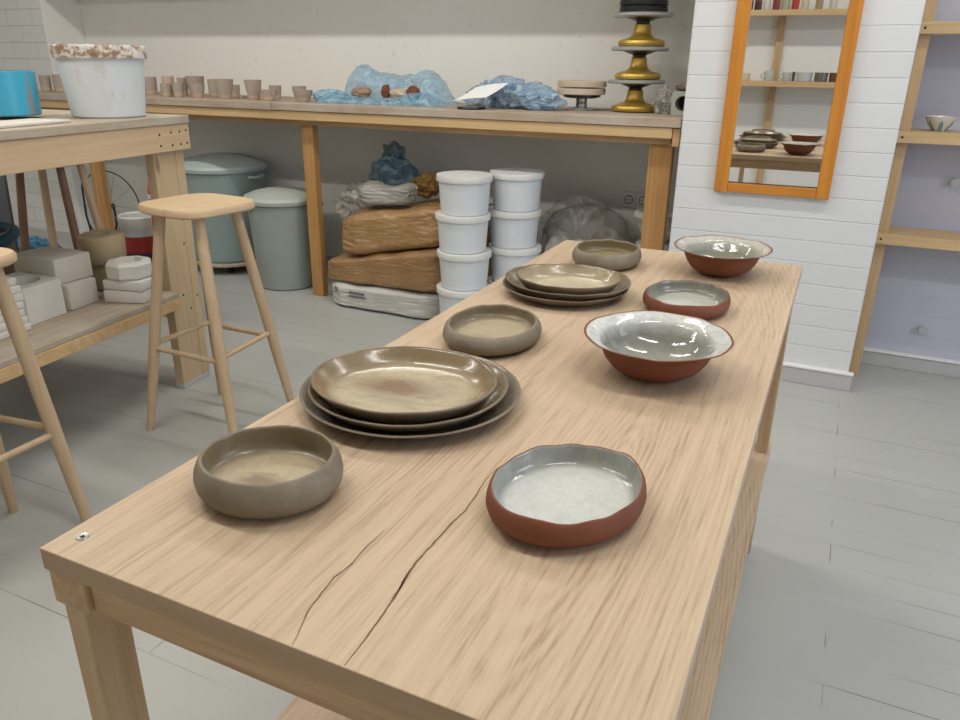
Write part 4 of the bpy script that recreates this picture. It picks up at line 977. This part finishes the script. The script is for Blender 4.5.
bm = bm_new(); cyl(bm, (0, 0.02, 0.0483), (0, 0.045, 0.0483), 0.0295, seg=24); obj('hole_shade', bm, M['dark'], bx)  # near-black disc stands in for the shade deep in the hole
bm = bm_new(); crumple(bm, (0, 0, 0.015), (0.042, 0.04, 0.016), 101, 0.3, 4, flat=0.85)
zm = min(v.co.z for v in bm.verts)
for v in bm.verts: v.co.z -= zm
tag(obj('rag', bm, M['grey_clay'], None, (-0.640, 3.40, bz + 0.0972), True, 40), 'dark greenish rag on top of the block with a hole', 'rag')
bm = bm_new(); crumple(bm, (0, 0, 0.05), (0.042, 0.05, 0.055), 103, 0.35, 5)
for v in bm.verts: v.co.z = max(0.0005, v.co.z)
tag(obj('plastic_bag', bm, M['grey_film'], None, (-0.735, 3.44, bz), True, 40), 'small greyish bag leaning against the block with a hole', 'bag')

# ------------------------------------------------------------------ behind the left worktable
# white-lidded bucket with a red label
rbk = thing('bucket', 'white bucket with red and dark label behind the left worktable', 'bucket', (-3.17, 2.70, -0.0))
rbk.scale = (0.90, 0.90, 0.97)
bm = bm_new(); lathe(bm, [(0, 0), (0.085, 0), (0.09, 0.005), (0.098, 0.44), (0.092, 0.44), (0.085, 0.01), (0, 0.01)], 40); obj('bucket_body', bm, M['white_plastic'], rbk)
bm = bm_new(); lathe(bm, [(0.0925, 0.432), (0.101, 0.432), (0.105, 0.442), (0.106, 0.482), (0.101, 0.488), (0.096, 0.482), (0.094, 0.446), (0.0925, 0.432)], 48); obj('rim', bm, M['white_lid'], rbk)
M['red_label'] = plain('red_label', (0.42, 0.04, 0.03), 0.4)
bm = bm_new(); lathe(bm, [(0.0925, 0.13), (0.0985, 0.385), (0.0995, 0.385), (0.0937, 0.13), (0.0925, 0.13)], 40); lab_ = obj('label_band', bm, M['red_label'], rbk); lab_['label'] = 'red label band'
bm = bm_new(); lathe(bm, [(0.0940, 0.13), (0.0962, 0.30), (0.0984, 0.30), (0.0952, 0.13), (0.0940, 0.13)], 40); o = obj('label_stripe', bm, plain('navy_label', (0.03, 0.04, 0.10), 0.4), rbk); o['label'] = 'dark blue stripe'
# red canister seen in the slit beside the table leg
cn = thing('red_canister', 'orange-red canister mostly hidden behind the left worktable leg', 'canister', (-2.905, 2.62, 0.0))
bm = bm_new(); lathe(bm, [(0, 0), (0.05, 0), (0.055, 0.01), (0.055, 0.62), (0.05, 0.66), (0.02, 0.70), (0.02, 0.74), (0, 0.74)], 32); obj('canister_body', bm, plain('orange_red_paint', (0.50, 0.09, 0.03), 0.35), cn)
bm = bm_new(); lathe(bm, [(0.0555, 0.59), (0.0575, 0.59), (0.0575, 0.61), (0.0555, 0.61), (0.0555, 0.59)], 32); o = obj('band', bm, M['white_lid'], cn); o['label'] = 'white band'
# wire wheel (bicycle-like) with spokes
wh = thing('wire_wheel', 'thin dark wire wheel leaning behind the orange workbench leg', 'wheel', (-4.48, 3.60, 0.26), math.radians(10))
bm = bm_new(); tube(bm, [(0.24 * math.cos(a), 0.0, 0.24 * math.sin(a)) for a in [k * PI / 24 for k in range(48)]], 0.004, 8, True); obj('rim', bm, M['black'], wh)
for k in range(10):
    a = k * PI / 5; bm = bm_new(); cyl(bm, (0.015 * math.cos(a + .6), 0, 0.015 * math.sin(a + .6)), (0.238 * math.cos(a), 0, 0.238 * math.sin(a)), 0.0018, seg=6); obj('spoke', bm, M['steel'], wh)
bm = bm_new(); cyl(bm, (0, -0.03, 0), (0, 0.03, 0), 0.018, seg=16); obj('hub', bm, M['black'], wh)
bm = bm_new(); tube(bm, [(0.03, 0, 0), (0.02, 0.01, -0.12), (-0.02, 0.02, -0.20), (0.0, 0.0, -0.248), (0.10, 0.0, -0.252)], 0.007, 8); obj('stand', bm, M['black'], wh)
# black cable loops hanging
bm = bm_new()
tube(bm, [(0, 0, 0.78), (-0.06, 0.0, 0.66), (-0.10, 0.01, 0.50), (-0.12, 0.02, 0.34), (-0.09, 0.02, 0.16), (-0.10, 0.0, 0.006)], 0.006, 8)
tube(bm, [(-0.10, 0.01, 0.006), (-0.04, 0, 0.12), (0.02, 0, 0.20), (0.09, 0.0, 0.24), (0.14, 0, 0.22)], 0.005, 8)
tag(obj('cable', bm, M['black'], None, (-3.88, 3.02, 0.0)), 'thick black cable trailing down behind the left worktable', 'cable')
# white & blue clutter
bm = bm_new(); box(bm, (0, 0, 0.09), (0.20, 0.20, 0.18), bev=0.008); tag(obj('plaster_mould', bm, M['gesso'], None, (-3.55, 2.02, 0.0), rz=0.5), 'lower pale block on the floor behind the dark sticks', 'mould')
bm = bm_new(); box(bm, (0, 0, 0.035), (0.19, 0.17, 0.07), bev=0.006); tag(obj('plaster_mould', bm, M['gesso_white'], None, (-3.55, 2.02, 0.1805), rz=0.9), 'upper pale slab on the block behind the dark sticks', 'mould')
bm = bm_new(); crumple(bm, (0, 0, 0.10), (0.17, 0.10, 0.10), 111, 0.35, 5)
for v in bm.verts: v.co.z = max(0.0005, v.co.z)
tag(obj('plastic_bag', bm, film('navy_film', (0.03, 0.13, 0.24), 0.9, 0.3, 0.2, 14, (0.10, 0.28, 0.42)), None, (-3.90, 2.60, 0.10), True, 40), 'navy blue crumpled bag on the floor beyond the plaster moulds', 'bag')
bm = bm_new(); box(bm, (0, 0, 0.05), (0.34, 0.22, 0.10), bev=0.005); tag(obj('wooden_crate', bm, M['dusty_x'], None, (-3.90, 2.62, 0.0)), 'low dusty box under the navy blue bag', 'box')
# blue roll ring and dark board at the far left edge
bm = bm_new(); tube(bm, [(0.075 * math.cos(a), 0.075 * math.sin(a), 0) for a in [k * PI / 18 for k in range(36)]], 0.022, 12, True)
rg = obj('blue_ring', bm, plain('dark_blue_rubber', (0.03, 0.10, 0.16), 0.5), None, (-2.97, 1.83, 0.548)); rg.rotation_euler = (0.25, 0.1, 0)
tag(rg, 'dark blue ring lying on a clay lump at the left edge', 'ring')
bm = bm_new(); crumple(bm, (0, 0, 0.07), (0.09, 0.08, 0.070), 117, 0.1, 4, flat=0.9)
zm = min(v.co.z for v in bm.verts)
for v in bm.verts: v.co.z -= zm
tag(obj('clay_lump', bm, M['pink_clay'], None, (-2.97, 1.83, SZ + 0.0005), True, 50), 'pinkish clay lump on the lower shelf at the left edge', 'clay')
bm = bm_new(); box(bm, (0, 0, 0.45), (0.16, 0.02, 0.90), bev=0.003, tilt=Matrix.Rotation(-0.06, 4, 'X'))
for v in bm.verts: v.co.z = max(0.0, v.co.z)
tag(obj('slate_board', bm, plain('slate_paint', (0.09, 0.095, 0.105), 0.6), None, (-3.665, 2.30, 0.0), rz=0.3), 'tall dark slate-coloured board standing at the left picture edge', 'board')

# ------------------------------------------------------------------ mirror on the pillar
mr = thing('wall_mirror', 'tall mirror in an orange varnished pine frame on the white brick pillar', 'mirror', (-0.226, 3.135, 0.0))
MX0, MX1, MZ0, MZ1 = -0.436, -0.018, 0.744, 1.90
def Q(x, y, z): return (x + 0.226, y - 3.135, z)
for x0, x1 in ((MX0, MX0 + 0.050), (MX1 - 0.046, MX1)):
    bm = bm_new(); span(bm, Q(x0, 3.108, MZ0), Q(x1, 3.134, MZ1), bev=0.0025); obj('frame_stile', bm, M['frame'], mr, smooth=False)
for z0, z1 in ((MZ0 + 0.002, MZ0 + 0.037), (MZ1 - 0.05, MZ1 - 0.001)):
    bm = bm_new(); span(bm, Q(MX0 + 0.0505, 3.1085, z0), Q(MX1 - 0.0465, 3.134, z1), bev=0.0025); obj('frame_rail', bm, M['frame_x'], mr, smooth=False)
t = NT('mirror_glass'); t.col((0.80, 0.81, 0.80)); t.b.inputs['Metallic'].default_value = 1.0; t.rough(0.012)
bm = bm_new(); box(bm, (0, 0, 0), (MX1 - MX0 - 0.094, 0.003, MZ1 - MZ0 - 0.084))
gl = obj('mirror_glass', bm, t.m, mr, Q((MX0 + MX1) / 2, 3.121, (MZ0 + MZ1) / 2), smooth=False)
gl.rotation_euler = (-0.002, 0, 0.004)

# ------------------------------------------------------------------ shelving in the right-hand niche
sh = thing('shelving_unit', 'open pine shelving in the niche right of the pillar', 'shelving', (0.20, 3.35, 0))
def N_(x, y, z): return (x - 0.20, y - 3.35, z)
for x0, x1, y0, y1 in ((0.176, 0.214, 3.305, 3.345), (0.176, 0.214, 3.452, 3.468), (1.90, 1.94, 3.305, 3.345), (1.90, 1.94, 3.452, 3.468)):
    bm = bm_new(); span(bm, N_(x0, y0, 0.0), N_(x1, y1, 2.2), bev=0.002); obj('post', bm, M['shelf_post'], sh, smooth=False)
for z in (0.568, 0.948, 1.318, 1.70):
    bm = bm_new(); span(bm, N_(0.172, 3.268, z), N_(1.95, 3.3045, z + 0.040), bev=0.002); lip = obj('shelf_rail', bm, M['shelf_pine'], sh, smooth=False)
    bm = bm_new(); cyl(bm, N_(0.19, 3.2665, z + 0.02), N_(0.19, 3.2685, z + 0.02), 0.0045, seg=12); obj('screw', bm, M['dark'], lip)
    bm = bm_new(); span(bm, N_(0.215, 3.305, z + 0.024), N_(1.90, 3.468, z + 0.040), bev=0.002); obj('shelf_board', bm, M['shelf_pine'], sh, smooth=False)
rbw = thing('small_bowl', 'small white bowl with teal leaf shapes on the middle niche shelf', 'bowl', (0.312, 3.385, 0.9885))
t = NT('teal_leaf_white_glaze')
so = t.sep(t.mapping((1, 1, 1)))
an = t.math('ARCTAN2', so[1], so[0]); wv_ = t.math('SINE', t.math('MULTIPLY', an, 7.0))
zz = t.math('ADD', t.math('MULTIPLY', so[2], 30.0), t.math('MULTIPLY', wv_, -0.75))
msk = t.ramp(zz, [(0.35, (1, 1, 1)), (0.42, (0, 0, 0))]); t.col(t.mix(msk, (0.66, 0.64, 0.56), (0.16, 0.36, 0.34))); t.rough(0.2)
bm = bm_new(); lathe(bm, [(0, 0), (0.024, 0), (0.026, 0.004), (0.042, 0.022), (0.054, 0.046), (0.056, 0.052), (0.053, 0.052), (0.040, 0.024), (0.02, 0.01), (0, 0.01)], 40); obj('bowl_body', bm, t.m, rbw)
# wall plugs
for x, z, lab in ((0.429, 0.189, 'small round capped pipe stub low on the niche wall'), (0.418, 0.793, 'small metal hook on the niche wall above the lowest shelf')):
    pg = thing('pipe_stub', lab, 'pipe stub', (x, 3.4995, z))
    bm = bm_new(); cyl(bm, (0, 0, 0), (0, -0.03, 0), 0.017, 0.015, seg=20); obj('stub', bm, M['ledge_white'], pg)
    bm = bm_new(); cyl(bm, (0, -0.0305, 0), (0, -0.034, 0), 0.017, seg=20); obj('cap', bm, M['base_grey'], pg)

# ------------------------------------------------------------------ shelving on the rear wall (seen in the mirror)
rs_ = thing('shelving_unit', 'pine shelving on the opposite wall, visible only in the mirror', 'shelving', (-0.6, -0.78, 0))
def RS(x, y, z): return (x + 0.6, y + 0.78, z)
for x in (-1.7, -0.58, 0.55):
    bm = bm_new(); span(bm, RS(x - 0.026, -0.778, 0.0), RS(x + 0.026, -0.74, 2.3), bev=0.002); obj('post', bm, M['shelf_post'], rs_, smooth=False)
for z in (1.118, 1.635, 2.1):
    bm = bm_new(); span(bm, RS(-1.8, -0.739, z - 0.024), RS(0.65, -0.535, z), bev=0.002); bo_ = obj('shelf_board', bm, M['shelf_pine'], rs_, smooth=False)
    bm = bm_new(); span(bm, RS(-1.8, -0.534, z - 0.042), RS(0.65, -0.512, z), bev=0.002); obj('shelf_rail', bm, M['shelf_pine'], rs_, smooth=False)
def rmug(label, x, r, h, col, z=1.1185, handle=None, rough=0.3, cat='mug', y=-0.60):
    c_ = thing('mug' if cat == 'mug' else 'small_bowl', label, cat, (x, y, z))
    mt = plain('glaze_' + label.replace(' ', '_')[:40], col, rough, var=0.15, scale=30)
    bm = bm_new(); lathe(bm, [(0, 0), (r * .9, 0), (r * .97, 0.004), (r, h), (r - 0.004, h), (r * .9, h * .1), (0, h * .1)], 32); obj('mug_body' if cat == 'mug' else 'bowl_body', bm, mt, c_)
    if handle:
        bm = bm_new(); pts = [(handle * (r * .95 + 0.026 * math.sin(PI * k / 8)), 0, h * (.2 + .6 * k / 8)) for k in range(9)]
        tube(bm, pts, 0.004, 8); obj('handle', bm, mt, c_)
rmug('cream bowl at the left of the mirrored mug shelf', -0.80, 0.047, 0.055, (0.60, 0.52, 0.36), cat='bowl')
rmug('pale grey mug with open handle in the mirrored shelf', -0.612, 0.036, 0.075, (0.50, 0.54, 0.53), handle=-1)
rmug('pale mug with dark handle in the middle of the mirrored shelf', -0.475, 0.034, 0.066, (0.48, 0.50, 0.49), handle=-1)
rmug('narrow dark brown cup between two pale mugs in the mirror', -0.425, 0.012, 0.07, (0.10, 0.07, 0.06))
rmug('widest pale grey cup on the mirrored shelf', -0.345, 0.060, 0.068, (0.48, 0.50, 0.48))
rmug('dark speckled cup near the right of the mirrored shelf', -0.222, 0.050, 0.068, (0.15, 0.13, 0.11))
rmug('dark brown cup cut by the right mirror frame', -0.120, 0.045, 0.068, (0.12, 0.06, 0.03))
ups = [(-0.83, (.10, .08, .06), 'dark patterned'), (-0.765, (.08, .03, .02), 'black and white'), (-0.70, (.66, .64, .6), 'plain white'), (-0.63, (.25, .05, .04), 'dark red'), (-0.56, (.42, .44, .28), 'pale green'), (-0.49, (.45, .05, .03), 'bright red'), (-0.42, (.6, .55, .42), 'cream'), (-0.32, (.4, .28, .16), 'tan'), (-0.22, (.6, .58, .5), 'ivory')]
for x, c_, nm_ in ups: rmug(nm_ + ' cup on the upper shelf in the mirror', x, 0.028, 0.075, c_, z=1.6355)

# ------------------------------------------------------------------ ceiling tube lights
for i, (x, y) in enumerate(TUBES):
    tl = thing('ceiling_lamp', 'white tube lamp on the ceiling, outside the picture', 'lamp', (x, y, 2.72), 0, 'ceiling tube lamps')
    bm = bm_new(); box(bm, (0, 0, -0.035), (1.30, 0.16, 0.06), bev=0.005); obj('housing', bm, M['ceiling'], tl, smooth=False)
    for s in (-1, 1):
        bm = bm_new(); box(bm, (s * 0.63, 0, -0.11), (0.02, 0.12, 0.10)); obj('end_cap', bm, M['ceiling'], tl, smooth=False)
